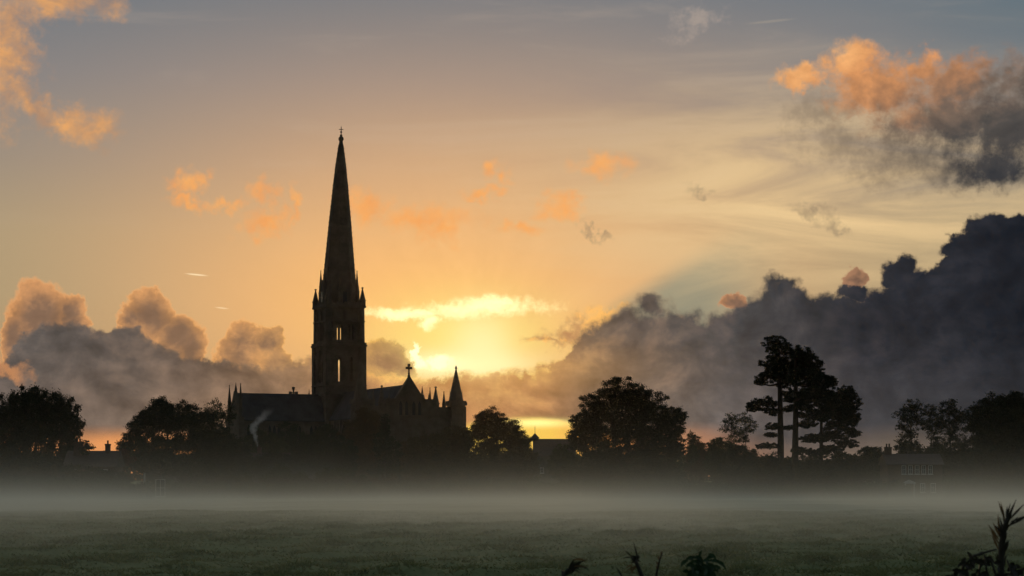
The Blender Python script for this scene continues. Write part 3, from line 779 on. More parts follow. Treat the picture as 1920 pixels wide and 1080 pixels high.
GROUPS = {'bushy_tree': 'bushy trees in front of the cathedral and houses', 'bush': 'bushes along the tree belt', 'hedge': 'low hedges at the far side of the meadow',
          'sparse_tree': 'thin leaved trees at the right', 'thin_tree': 'pale thin trees left of the pines'}
def tree(name, cat, label, D, lobes, base_px, seed, mat='leaf', tau=3.6, leaf=0.42, clump=0.34, group=None, trunk_r=None, style='round', trunk_top=None, spread=0.9, twig=3):
    """lobes: ellipses (px, py, rx, ry) in picture columns and rows at distance D, each an ellipsoid in the round"""
    rg = np.random.default_rng(seed)
    m_px = D / FPX
    bx = (base_px - 960.0) * m_px
    gz0 = GZ(bx, D)
    root = empty(name, (bx, D, gz0)); tag(root, label, cat, group or GROUPS.get(name))
    L3 = []
    for (px, py, rx, ry) in lobes:
        x, y, z = at(px, py, D)
        dep = max(rx, ry * .7) * m_px * spread
        yo = rg.normal(0, dep * .30) if len(lobes) > 1 else 0.0
        L3.append((np.array([x - bx, yo, z - gz0]), np.array([rx * m_px, dep, ry * m_px])))
    zs = [c[2] for c, r in L3]; allx = np.array([c for c, r in L3])
    top = max(c[2] + r[2] for c, r in L3); wid = max(abs(c[0]) + r[0] for c, r in L3)
    tr = trunk_r or max(0.14, 0.022 * top)
    wood = MB()
    ttop = top * (trunk_top or 0.72)
    cx = float(np.mean(allx[:, 0])); 
    tp = [(0, 0, -0.3), (cx * .05 + rg.normal(0, .1), rg.normal(0, .1), ttop * .3), (cx * .3 + rg.normal(0, .15), rg.normal(0, .2), ttop * .65), (cx * .6, 0, ttop)]
    if style == 'pine': tp = [(0, 0, -0.3), (rg.normal(0, .1), 0, ttop * .35), (rg.normal(0, .15), 0, ttop * .7), (rg.normal(0, .15), 0, ttop)]
    wood.tube(tp, [tr * 1.25, tr, tr * .7, tr * .22], 7)
    def trunk_at(z):
        t = np.clip(z / ttop, 0, 1); zz = [0, .3 if style != 'pine' else .35, .65 if style != 'pine' else .7, 1]
        return np.array([np.interp(t, zz, [q[0] for q in tp]), np.interp(t, zz, [q[1] for q in tp]), t * ttop])
    Q = []
    for (c, r) in L3:
        area = math.pi * r[0] * r[2]
        asp = 0.55
        nl = int(tau * area / (0.5 * leaf * leaf * asp * 0.62))
        cr = clump * min(r[0], r[2]) ** 0.55 * 1.05
        nc = int(np.clip(2.2 * area / (math.pi * cr * cr), 4, 70))
        u_ = unit(rg, nc) * (rg.random((nc, 1)) ** 0.42)
        if style != 'pine': u_[:, 2] = np.where(u_[:, 2] < -0.5, u_[:, 2] * .7, u_[:, 2])
        cc = c + u_ * r * 0.92
        which = rg.integers(0, nc, nl)
        sc = rg.uniform(.65, 1.3, nc)[which][:, None] * cr
        g_ = rg.normal(size=(nl, 3)) * 0.50
        if style == 'pine': g_ *= np.array([1.25, 1.25, .62])
        elif style == 'weep': g_ *= np.array([.8, .8, 1.0])
        else: g_ *= np.array([1.1, 1.1, .72])
        C = cc[which] + g_ * sc
        nu = int(nl * (0.05 if style == 'pine' else 0.20 if tau > 2 else 0.08))          # leaves between the clumps
        C[:nu] = c + unit(rg, nu) * (rg.random((nu, 1)) ** 0.45) * r * 0.84
        if style == 'weep': C[:, 2] -= np.abs(rg.normal(0, .4, nl)) * cr
        Q.append(leaf_quads(rg, C, leaf * rg.uniform(.55, 1.35, nl), 0.9 if style == 'weep' else (0.0 if style != 'pine' else -.2), asp))
        # boughs: one to the lobe, then to each clump
        low = trunk_at(min(ttop * .95, max(top * .12, c[2] - (0.55 if style != 'pine' else 0.05) * (abs(c[0]) + r[2]))))
        bough(wood, low, c, tr * .42, tr * .16, rg, sag=-.05 if style != 'pine' else .06)
        for q in cc[:min(nc, 26)]:
            e = bough(wood, c + (low - c) * rg.uniform(0, .45), q, tr * .15, .025, rg, n=4, k=3)
            for _ in range(twig):
                d_ = rg.normal(0, 1, 3) * cr * .8; d_[2] = abs(d_[2]) * .6 if style != 'weep' else -abs(d_[2])
                wood.tube([tuple(q), tuple(q + d_ * .5 + rg.normal(0, .1, 3)), tuple(q + d_)], [.03, .022, .012], 3)
    wood.obj('trunk', M['bark'], root)
    quads_obj('crown', np.concatenate(Q), M[mat], root)
    return root

G_T = 'trees along the far edge of the meadow'
T = tree
T('weeping_tree', 'tree', 'large tree with drooping foliage at the far left edge', 330,
  [(66, 752, 56, 34), (24, 772, 50, 44), (112, 766, 42, 36), (138, 800, 24, 34), (96, 795, 50, 44), (52, 800, 60, 48), (10, 830, 60, 60), (80, 850, 80, 56), (134, 834, 24, 30)], 62, 1, 'leaf_dark', 3.4, .30, style='weep', clump=.30)
T('broad_tree', 'tree', 'broad dark tree between the cottage chimney and the cathedral', 372,
  [(300, 785, 46, 40), (268, 800, 30, 30), (340, 785, 46, 36), (375, 812, 48, 48), (246, 826, 24, 22), (232, 838, 16, 14), (310, 850, 90, 55), (300, 762, 22, 18), (400, 850, 45, 55)], 320, 2, 'leaf_dark', 4.6, .30)
T('slender_tree', 'tree', 'thin half bare tree left of the transept pinnacles', 430, [(398, 772, 26, 28), (420, 790, 20, 42), (386, 790, 22, 30), (410, 825, 28, 36), (432, 775, 12, 26)], 408, 3, 'leaf', .85, .36, trunk_r=.2)
T('shrub', 'shrub', 'small reddish shrub right of the left house', 345, [(232, 852, 16, 13), (222, 862, 16, 12), (248, 866, 20, 14)], 232, 4, 'leaf_red', 2.4, .3)
T('small_tree', 'tree', 'little round tree against the left house wall', 318, [(167, 836, 11, 10), (160, 846, 12, 10)], 163, 5, 'leaf_dark', 3.0, .28, trunk_r=.1)
for i, (bx_, by_, rx_, ry_, D_, lab) in enumerate([
        (20, 890, 70, 46, 300, 'dark bushy tree under the drooping tree at far left'), (100, 893, 60, 44, 296, 'dark rounded bush in front of the left house'),
        (196, 905, 56, 34, 300, 'low bush at the foot of the left house'), (355, 895, 48, 42, 312, 'dark bush right of the white sash window'),
        (428, 864, 50, 68, 400, 'dark tree below the transept pinnacles left of the smoke'), (500, 864, 56, 74, 440, 'tree in front of the transept roof under the smoke plume'),
        (560, 858, 56, 77, 470, 'tree in front of the transept right of the smoke plume'), (624, 862, 50, 77, 480, 'tree in front of the tower base'),
        (540, 905, 46, 34, 330, 'pale green low tree below the smoke plume'), (640, 906, 56, 32, 335, 'low bush below the tower base')]):
    T('bushy_tree', 'tree', lab, D_, [(bx_ - rx_ * .25, by_ - ry_ * .18, rx_ * .68, ry_ * .78), (bx_ + rx_ * .4, by_ + ry_ * .05, rx_ * .6, ry_ * .72), (bx_ - rx_ * .55, by_ + ry_ * .25, rx_ * .5, ry_ * .62), (bx_, by_ + ry_ * .4, rx_, ry_ * .7)], bx_, 20 + i, 'leaf' if i in (8, 9, 5) else 'leaf_dark', 5.0, .34)
T('autumn_tree', 'tree', 'brownish tree in front of the nave right of the tower', 545, [(690, 800, 34, 42), (668, 830, 42, 50), (705, 840, 34, 44), (684, 870, 60, 48)], 684, 41, 'leaf_autumn', 5.0, .36)
T('pointed_tree', 'tree', 'narrow pointed tree below the west front gable', 430, [(722, 800, 12, 26), (716, 832, 22, 28), (730, 850, 28, 34), (720, 890, 38, 36)], 722, 42, 'leaf_dark', 2.6, .36)
T('bushy_tree', 'tree', 'autumn tinted tree in front of the west front', 452, [(790, 850, 44, 40), (762, 868, 34, 38), (815, 880, 50, 40)], 788, 43, 'leaf_autumn', 5.0, .34)
T('bushy_tree', 'tree', 'dark tree in front of the spired corner turret', 470, [(850, 832, 40, 42), (872, 850, 30, 60), (830, 850, 40, 44), (852, 890, 58, 42)], 852, 44, 'leaf_autumn', 5.0, .34)
T('turret_tree', 'tree', 'round tree right of the corner turret with glowing gaps', 565, [(918, 792, 36, 30), (945, 808, 36, 30), (897, 808, 18, 26), (972, 828, 30, 24), (920, 845, 48, 42), (965, 862, 44, 38)], 930, 45, 'leaf_autumn', 4.6, .32)
T('bushy_tree', 'tree', 'low dark trees between the turret tree and the barn', 440, [(985, 868, 30, 38), (945, 880, 50, 36), (915, 892, 50, 34)], 955, 46, 'leaf_autumn', 5.0, .34)
T('chestnut_tree', 'tree', 'large dome shaped tree standing alone right of centre', 360,
  [(1165, 742, 50, 40), (1120, 765, 40, 38), (1215, 765, 44, 40), (1095, 800, 34, 34), (1250, 795, 38, 36), (1170, 790, 80, 52), (1082, 828, 22, 24), (1130, 835, 60, 42), (1220, 835, 60, 44), (1272, 782, 16, 16), (1262, 835, 26, 38), (1175, 868, 90, 34)], 1175, 47, 'leaf_dark', 4.6, .27, clump=.28)
for i, (bx_, by_, rx_, ry_, D_, lab, mt) in enumerate([
        (1056, 866, 30, 38, 400, 'bush hiding the right end of the barn', 'leaf'), (1118, 890, 50, 34, 345, 'bush under the left side of the dome shaped tree', 'leaf_dark'),
        (1225, 888, 60, 36, 350, 'bush under the right side of the dome shaped tree', 'leaf_dark'), (1312, 856, 28, 42, 470, 'rounded tree between the dome shaped tree and the pines', 'leaf_autumn'),
        (1352, 858, 34, 44, 465, 'rounded tree left of the pines', 'leaf'), (1390, 872, 44, 42, 400, 'dark bush left of the pine trunks', 'leaf_dark'),
        (1452, 884, 46, 38, 330, 'bush at the foot of the left pine trunk', 'leaf_dark'), (1525, 888, 50, 38, 326, 'bush at the foot of the right pine', 'leaf_dark'),
        (1588, 880, 42, 40, 345, 'bush below the drooping right boughs of the pines', 'leaf_dark'), (1636, 866, 32, 36, 372, 'smooth round topped bush between the pines and the brick house', 'leaf_dark'),
        (1792, 868, 40, 48, 352, 'bush behind the right end of the brick house', 'leaf_dark'), (1846, 880, 50, 44, 310, 'bush right of the brick house', 'leaf_dark'), (1910, 890, 46, 40, 305, 'bush at the far right edge', 'leaf_dark')]):
    T('bush', 'bush', lab, D_, [(bx_ - rx_ * .2, by_ - ry_ * .2, rx_ * .7, ry_ * .78), (bx_ + rx_ * .4, by_, rx_ * .6, ry_ * .75), (bx_ - rx_ * .5, by_ + ry_ * .2, rx_ * .5, ry_ * .65), (bx_, by_ + ry_ * .4, rx_, ry_ * .7)], bx_, 60 + i, mt, 5.0, .32)
T('young_tree', 'tree', 'small pointed tree just right of the dome shaped tree', 455, [(1297, 828, 10, 22), (1298, 855, 13, 24)], 1297, 80, 'leaf', 2.4, .3, trunk_r=.12)
T('thin_tree', 'tree', 'pale thin far tree left of the pines', 600, [(1372, 786, 16, 16), (1362, 800, 16, 18), (1380, 806, 14, 20), (1371, 828, 18, 22)], 1372, 81, 'leaf', .95, .42, trunk_r=.2)
T('thin_tree', 'tree', 'pale thin far tree touching the pine boughs', 610, [(1398, 784, 15, 16), (1406, 800, 16, 20), (1394, 818, 16, 22)], 1398, 82, 'leaf', 1.0, .42, trunk_r=.2)
G_P = 'pines right of centre'
PK = dict(clump=.19, style='pine', group=G_P, twig=1)
T('pine_tree', 'pine', 'tallest pine with a bare left trunk and flat topped crown', 332,
  [(1455, 642, 28, 14), (1470, 660, 39, 18), (1453, 682, 32, 18), (1447, 706, 35, 15), (1425, 716, 14, 10), (1480, 690, 28, 20), (1478, 716, 26, 16), (1432, 756, 33, 15), (1411, 764, 14, 11), (1450, 772, 19, 9), (1450, 800, 19, 8), (1446, 815, 15, 6), (1438, 836, 24, 7), (1474, 738, 14, 6), (1476, 768, 15, 6), (1478, 802, 15, 5), (1462, 690, 34, 24)],
  1463, 90, 'needle', 6.0, .28, trunk_top=.98, trunk_r=.54, **PK)
T('pine_tree', 'pine', 'middle pine, its trunk right beside the tallest one', 326,
  [(1505, 664, 28, 19), (1520, 686, 30, 20), (1505, 708, 37, 20), (1535, 716, 32, 20), (1560, 716, 13, 11), (1510, 740, 41, 16), (1545, 748, 32, 20), (1530, 776, 39, 18), (1500, 762, 26, 10), (1512, 795, 24, 9), (1480, 748, 15, 8), (1522, 822, 28, 9), (1506, 846, 26, 8), (1512, 692, 38, 28), (1530, 742, 42, 30)],
  1491, 91, 'needle', 6.0, .28, trunk_top=.95, trunk_r=.54, **PK)
T('pine_tree', 'pine', 'rightmost pine with wide drooping boughs', 334,
  [(1580, 740, 30, 18), (1592, 756, 24, 19), (1565, 770, 37, 22), (1598, 782, 17, 20), (1575, 800, 39, 15), (1555, 815, 26, 10), (1600, 812, 15, 10), (1590, 832, 26, 9), (1560, 842, 28, 9), (1530, 822, 24, 9), (1535, 850, 28, 10), (1572, 776, 38, 32), (1566, 820, 34, 14)],
  1540, 92, 'needle', 6.0, .28, trunk_top=.93, trunk_r=.36, **PK)
T('sparse_tree', 'tree', 'thin leaved tall tree behind the chimney of the brick house', 410, [(1710, 764, 24, 18), (1694, 782, 22, 20), (1722, 784, 20, 24), (1690, 800, 14, 10), (1706, 812, 22, 24)], 1710, 93, 'leaf_dark', 1.15, .36, trunk_r=.3)
T('sparse_tree', 'tree', 'thin leaved narrow tree, second from the left in the right hand row', 415, [(1746, 772, 16, 18), (1740, 796, 14, 20), (1752, 812, 16, 24)], 1746, 94, 'leaf_dark', 1.15, .36, trunk_r=.26)
T('sparse_tree', 'tree', 'thin leaved taller tree, third from the left in the right hand row', 405, [(1776, 764, 24, 20), (1796, 782, 24, 24), (1766, 788, 20, 24), (1786, 812, 32, 28)], 1780, 95, 'leaf_dark', 1.4, .36, trunk_r=.3)
T('bushy_tree', 'tree', 'ivy clad stump like tree under the thin leaved trees', 395, [(1695, 836, 20, 18), (1712, 846, 26, 22), (1738, 852, 24, 20), (1758, 846, 20, 24)], 1712, 96, 'leaf_dark', 2.6, .36)
T('dense_tree', 'tree', 'dense dark tree reaching out of the right edge', 330, [(1862, 765, 36, 28), (1838, 790, 30, 36), (1900, 768, 40, 34), (1880, 800, 60, 50), (1930, 800, 50, 60), (1850, 840, 50, 46), (1905, 855, 60, 50)], 1885, 97, 'leaf_dark', 5.0, .32)
# hedges closing the far side of the meadow
def hedge(px0, px1, D, h, seed, label, mat='leaf_dark'):
    lob = []; x = px0; rg = np.random.default_rng(seed)
    hp = h / D * FPX
    while x < px1:
        q = rg.uniform(.8, 1.25); lob.append((x, HOR + EYE / D * FPX - hp * .30 * q, 22 * rg.uniform(.8, 1.2), hp * .70 * q)); x += 18
    return tree('hedge', 'hedge', label, D, lob, (px0 + px1) / 2, seed, mat, 5.0, .30, trunk_r=.1, twig=1)
T('bushy_tree', 'tree', 'dark foliage hanging over the cottage roof', 301, [(300, 868, 44, 18), (340, 876, 44, 26), (268, 874, 24, 16), (372, 890, 40, 34)], 352, 99, 'leaf_dark', 4.5, .32)
T('bushy_tree', 'tree', 'dark tree hiding the house below the smoke plume', 400, [(505, 872, 44, 32), (472, 882, 40, 30), (540, 880, 40, 34), (508, 896, 70, 30)], 506, 110, 'leaf_dark', 5.0, .32)
hedge(-20, 270, 286, 2.4, 101, 'low hedge along the meadow edge at far left')
hedge(390, 700, 300, 3.2, 102, 'low hedge below the cathedral left half', 'leaf')
hedge(700, 1000, 310, 3.8, 103, 'low hedge below the west front', 'leaf_autumn')
hedge(1000, 1300, 305, 3.0, 104, 'low hedge in front of the dome shaped tree', 'leaf')
hedge(1300, 1660, 300, 3.0, 105, 'low hedge in front of the pines')
hedge(1650, 1690, 318, 3.0, 107, 'short low hedge left of the brick house')
hedge(1760, 1800, 326, 3.0, 108, 'short low hedge at the right end of the brick house')
hedge(340, 395, 304, 3.0, 109, 'short low hedge right of the cottage')
hedge(1790, 1950, 290, 2.6, 106, 'low hedge at the right edge')
# distant wood that closes the horizon
def wood():
    rg = np.random.default_rng(7)
    n = 90000
    x = rg.uniform(-330, 330, n); y = 880 + rg.uniform(-30, 30, n)
    top = 3.2 + 11.0 + 2.2 * bumps(x, y * .2, .09) + 1.2 * bumps(x, y, .35)
    z = 1.0 + (top - 1.0) * rg.random(n) ** .8
    C = np.stack([x, y, z], 1)
    return quads_obj('woodland', leaf_quads(rg, C, rg.uniform(.9, 1.9, n), 0, .8), M['leaf'])
tag(wood(), 'far low belt of woodland closing the horizon', 'woodland', kind='stuff')

# ------------------------------------------------------------------ houses
def sash(parent, x, y, z, w, h, cols=2, rows=2, bar=.05):
    """a window standing on the wall plane y (facing -y)"""
    f = MB(); t = .09
    f.box(x - w / 2, x - w / 2 + t, y - .06, y + .02, z, z + h); f.box(x + w / 2 - t, x + w / 2, y - .06, y + .02, z, z + h)
    f.box(x - w / 2 + t, x + w / 2 - t, y - .06, y + .02, z, z + t); f.box(x - w / 2 + t, x + w / 2 - t, y - .06, y + .02, z + h - t, z + h)
    for i in range(1, cols):
        xx = x - w / 2 + w * i / cols; f.box(xx - bar / 2, xx + bar / 2, y - .05, y + .01, z + t, z + h - t)
    for j in range(1, rows):
        zz = z + h * j / rows; f.box(x - w / 2 + t, x + w / 2 - t, y - .055, y + .012, zz - bar / 2, zz + bar / 2)
    fr = f.obj('window', M['white'], parent)
    MB().box(x - w / 2 + t, x + w / 2 - t, y - .02, y - .012, z + t, z + h - t).obj('pane', M['pane'], fr)
    MB().box(x - w / 2 - .1, x + w / 2 + .1, y - .16, y - .002, z - .12, z - .002).obj('sill', M['white'], fr)
    return fr
def house(name, label, px, D, w, dep, eave, ridge, wallm, rz=0.0, axis='x', chims=()):
    x, y, _ = at(px, HOR, D)
    r = empty(name, (x, y, GZ(x, y)), rz); tag(r, label, 'house')
    MB().box(-w / 2, w / 2, 0, dep, -.4, eave).obj('wall', M[wallm], r)
    g = MB()
    if axis == 'x': g.gable('x', -w / 2 - .3, w / 2 + .3, dep / 2, dep / 2 + .35, eave, ridge, eave + .003)
    else: g.gable('y', -.3, dep + .3, 0, w / 2 + .35, eave, ridge, eave + .003)
    rf = g.obj('roof', M['tile'], r)
    for (cx, cy, z0, z1, cw) in chims:
        c = MB(); c.box(cx - cw / 2, cx + cw / 2, cy - .35, cy + .35, z0, z1 - .25); c.box(cx - cw / 2 - .06, cx + cw / 2 + .06, cy - .41, cy + .41, z1 - .25, z1)
        ch = c.obj('chimney', M['brick'], rf)
        for q in ((-.22, .22) if cw > .9 else (0,)):
            MB().lathe(cx + q, cy, [(.14, z1), (.13, z1 + .45), (.16, z1 + .48), (.16, z1 + .55)], 8).obj('chimney_pot', M['tile'], ch)
    return r
# house with two chimneys, left
h1 = house('old_house', 'dark house with a thick and a thin chimney at the left', 168, 316, 8.0, 7, 5.0, 7.6, 'brick', 0, 'x',
           ((-2.30, 2.6, 5.6, 9.0, 1.5), (2.25, 3.2, 5.6, 8.7, .75)))
for x0 in (-2.4, 0, 2.4): sash(h1, x0, -.002, 3.2, .9, 1.4)
# cottage with the white window
h2 = house('cottage', 'grey rendered cottage with one white sash window at the left', 312, 306, 7.0, 6, 4.4, 6.2, 'render')
sash(h2, -1.0 + (301 - 300) * .08, -.002, .35, 1.5, 2.65, 2, 2, .07)
MB().box(-3.5 - .001, -3.22, -.05, -.002, 0, 4.2).obj('quoin_strip', M['white'], h2)
# barn
h3 = house('barn', 'long barn with a level ridge right of the turret tree', 1040, 470, 9.6, 9, 7.4, 11.7, 'render', 0, 'x')
c = MB(); c.lathe(-4.6, 4.5, [(.9, 11.2), (.9, 11.8), (1.15, 11.85), (.1, 13.0), (.05, 13.1), (.05, 14.6), (.02, 14.8)], 8); c.obj('cupola', M['lead'], h3)
for x0 in (-3, 0, 3): sash(h3, x0, -.002, 3.5, .9, 1.3)
# brick house with porch
h4 = house('brick_house', 'brick house with a row of five white windows and white porch', 1716, 322, 8.8, 7, 5.4, 7.2, 'brick', 0, 'x', ((-3.75, 3.5, 5.4, 8.3, 1.1),))
for i in range(5): sash(h4, -1.84 + i * 1.07, -.002, 3.85, .72, 1.45, 2, 2, .05)
for x0 in (-3.0, 1.2, 2.9): sash(h4, x0, -.002, .9, .8, 1.5, 2, 2, .05)
po = MB(); po.gable('y', -1.0, -.01, -1.05, .95, 2.5, 2.95, 2.3); pr = po.obj('porch', M['white'], h4)
for x0 in (-1.75, -.35): MB().lathe(x0, -.85, [(.13, -.2), (.11, 0.1), (.09, 2.1), (.14, 2.2), (.14, 2.3)], 10).obj('column', M['white'], pr)
MB().box(-1.5, -.6, -.03, -.004, -.1, 2.1).obj('door', M['pane'], h4)

# ------------------------------------------------------------------ plants on the near bank
def blade(mb, p, d, L, w, bend, n=6, fold=.35, tw=0.0):
    """curved leaf blade: start p, initial direction d, length L, width w, bending towards -z"""
    p = np.array(p, float); d = np.array(d, float); d /= np.linalg.norm(d)
    side = np.cross(d, [0, 1, 0.05]); side /= np.linalg.norm(side) + 1e-9
    v, f = [], []
    for i in range(n + 1):
        t = i / n
        ww = w * (0.35 + 1.3 * t if t < .45 else (0.935 * (1 - t) / .55)) * .5 + 2e-4
        nrm = np.cross(side, d); 
        v += [tuple(p - side * ww), tuple(p + nrm * ww * fold), tuple(p + side * ww)]
        p = p + d * (L / n)
        d = d + np.array([0, 0, -bend / n]); d /= np.linalg.norm(d)
        side = side - d * np.dot(side, d); side /= np.linalg.norm(side) + 1e-9
    for i in range(n):
        a = 3 * i
        f += [(a, a + 1, a + 4, a + 3), (a + 1, a + 2, a + 5, a + 4)]
    mb.add(v, f)
def plant_root(name, label, px, D, cat='plant'):
    x = (px - 960.0) / FPX * D
    r = empty(name, (x, D, GZ(x, D) - .02)); tag(r, label, cat); return r
def loc(r, px, py, dy=0.0):
    q = at(px, py, r.location.y + dy); return np.array([q[0] - r.location.x, dy, q[2] - r.location.z])
def stem_to(r, pts, r0, r1, mat, name='stem', k=6):
    base = np.array([(pts[0][0]) * 1.0, pts[0][1], 0.0])
    P_ = [base] + [np.array(p) for p in pts]
    n = len(P_); mb = MB(); mb.tube([tuple(p) for p in P_], [r0 + (r1 - r0) * i / (n - 1) for i in range(n)], k)
    return mb.obj(name, M[mat], r, True)
class BL(MB):
    """collects blades or leaves, each built as an object of its own"""
    def __init__(s): s.parts = []
    def add(s, v, f): s.parts.append((v, f)); return s
    def obj(s, name, mat, parent): return [mesh_obj(name, v, f, mat, parent) for v, f in s.parts]
rgp = np.random.default_rng(77)
DP = 6.2
# arching dead grass, left
r = plant_root('dead_grass', 'arching dead grass clump at the bottom edge, leftmost plant', 1070, DP)
s0 = stem_to(r, [loc(r, 1058, 1090), loc(r, 1056, 1070)], .010, .007, 'weed_dark')
b = BL()
for k in range(9): blade(b, loc(r, 1056 + k * 2.2, 1082 - k, rgp.normal(0, .01)), (rgp.uniform(.05, .7), rgp.normal(0, .15), 1), rgp.uniform(.05, .085), .009, rgp.uniform(1.2, 2.6))
b.obj('blade', M['weed_dark'], r)
b = BL(); blade(b, loc(r, 1075, 1050), (1, 0, .25), .045, .007, .9); blade(b, loc(r, 1072, 1062), (1, .1, .1), .05, .006, .4); b.obj('tip', M['weed_tan'], r)
# seed head stalk
r = plant_root('seed_stalk', 'dead stalk with dark knotted seed head and thin blades', 1198, DP)
stem_to(r, [loc(r, 1205, 1100), loc(r, 1203, 1080), loc(r, 1196, 1062), loc(r, 1190, 1048)], .009, .006, 'weed_dark')
b = BL()
for k in range(26):
    a = rgp.uniform(0, 6.28); e = rgp.uniform(-.4, 1)
    blade(b, loc(r, 1190 + rgp.normal(0, 3), 1049 + rgp.normal(0, 4), rgp.normal(0, .006)), (math.cos(a), math.sin(a), e), rgp.uniform(.010, .022), .006, .6, 3)
b.obj('seed_head', M['weed_dark'], r)
b = BL(); blade(b, loc(r, 1196, 1048), (-.25, 0, 1), .058, .005, .15); blade(b, loc(r, 1186, 1046), (-.7, 0, .75), .036, .004, .2); blade(b, loc(r, 1184, 1045), (-1, 0, .1), .03, .004, .6)
blade(b, loc(r, 1168, 1084), (-.55, 0, 1), .045, .006, .3); b.obj('blade', M['weed_dark'], r)
b = BL()
for k in range(7): blade(b, loc(r, 1186 + rgp.uniform(-6, 10), 1056 + rgp.uniform(0, 10)), (rgp.uniform(-1, .3), .1, rgp.uniform(-.3, .3)), .03, .005, 1)
b.obj('dry_leaf', M['weed_tan'], r)
# slender brown stalk
r = plant_root('slender_stalk', 'slender brown forked stalk beside the seed head stalk', 1230, DP + .1)
stem_to(r, [loc(r, 1228, 1100), loc(r, 1231, 1075), loc(r, 1237, 1050), loc(r, 1242, 1036)], .006, .0018, 'weed_dark')
b = BL()
for k in range(12): blade(b, loc(r, 1230 + k * .9, 1072 - k * 3.0), (rgp.choice([-1, 1]) * rgp.uniform(.2, .8), rgp.normal(0, .2), .9), rgp.uniform(.008, .018), .004, .1, 3)
b.obj('seed', M['weed_tan'], r)
# nettle, green
r = plant_root('nettle', 'green leafy nettle top at the bottom edge right of centre', 1315, DP)
for (a, c_) in ((1298, 1062), (1310, 1046), (1326, 1052), (1336, 1066)):
    stem_to(r, [loc(r, 1312 + (a - 1312) * .4, 1105), loc(r, a, c_)], .008, .004, 'weed_green')
b = BL()
for k in range(70):
    a = rgp.uniform(0, 6.28); q = loc(r, 1315 + rgp.normal(0, 13), 1068 + rgp.normal(0, 12) , rgp.normal(0, .03))
    blade(b, q, (math.cos(a), math.sin(a) * .6, rgp.uniform(-.3, .6)), rgp.uniform(.022, .042), rgp.uniform(.012, .018), rgp.uniform(.8, 2.2), 5)
b.obj('leaf', M['weed_green'], r)
b = BL(); blade(b, loc(r, 1328, 1052), (1, 0, .25), .075, .012, 2.0, 8)
for (a, c_, dx_) in ((1308, 1047, -1), (1300, 1050, -1), (1310, 1045, .15), (1322, 1049, .8)): blade(b, loc(r, a, c_), (dx_, 0, .45), .026, .010, .7)
b.obj('top_leaf', M['weed_green'], r)
# tall ragged reed stalk, right
r = plant_root('ragged_reed', 'tall ragged dead reed with splayed tips at the right edge', 1876, DP)
stem_to(r, [loc(r, 1878, 1110), loc(r, 1877, 1060), loc(r, 1878, 1020), loc(r, 1884, 988), loc(r, 1890, 972)], .0125, .007, 'weed_dark', k=8)
b = BL()
for k in range(46):
    t = rgp.random(); q = loc(r, 1878 + 10 * t ** 2 + rgp.normal(0, 3), 1075 - 98 * t, rgp.normal(0, .01))
    blade(b, q, (rgp.normal(0.12, .28), rgp.normal(0, .3), 1), rgp.uniform(.03, .06), .007, rgp.uniform(-.2, .5))
b.obj('sheath', M['weed_dark'], r)
b = BL()
for (a, c_, dx_, dz_, L, bd) in ((1890, 972, .42, 1, .066, .05), (1893, 974, .9, 1, .07, .1), (1886, 978, .25, 1, .06, 0), (1896, 978, 1, .35, .07, .0), (1896, 984, 1, .55, .06, .0), (1888, 990, .8, .8, .05, 0)):
    blade(b, loc(r, a, c_), (dx_, 0, dz_), L, .008, bd)
b.obj('tip', M['weed_dark'], r)
b = BL()
for (a, c_, dx_, dz_, L) in ((1884, 974, -.35, 1, .062), (1884, 976, -.22, 1, .060), (1874, 1000, -.08, 1, .062), (1874, 1006, -.45, 1, .05), (1873, 1012, -.7, 1, .06), (1873, 1020, -.6, 1, .055), (1872, 1030, -.45, 1, .05)):
    blade(b, loc(r, a, c_, .004), (dx_, 0, dz_), L, .0075, .05)
b.obj('dry_blade', M['weed_tan'], r)
# dark bramble beside it
r = plant_root('bramble', 'dark withered bramble at the foot of the ragged reed', 1836, DP - .15)
for pts in (((1800, 1100), (1806, 1062), (1826, 1042), (1846, 1036), (1868, 1030)), ((1860, 1110), (1850, 1070), (1846, 1040)), ((1830, 1110), (1836, 1072), (1840, 1046)), ((1905, 1110), (1900, 1080), (1888, 1050)), ((1872, 1120), (1868, 1080), (1858, 1050), (1846, 1044))):
    stem_to(r, [loc(r, *q) for q in pts], .006, .0025, 'weed_dark')
b = BL()
for (a, c_, n_) in ((1812, 1060, 12), (1796, 1074, 12), (1826, 1046, 8), (1848, 1046, 8), (1868, 1076, 10), (1900, 1072, 12), (1840, 1074, 8), (1912, 1064, 6)):
    for k in range(n_):
        an = rgp.uniform(0, 6.28)
        blade(b, loc(r, a + rgp.normal(0, 8), c_ + rgp.normal(0, 6), rgp.normal(0, .02)), (math.cos(an), math.sin(an) * .5, rgp.uniform(-.8, .3)), rgp.uniform(.018, .036), rgp.uniform(.010, .02), rgp.uniform(.6, 2), 4)
    b.obj('leaf', M['weed_dark'], r); b = BL()

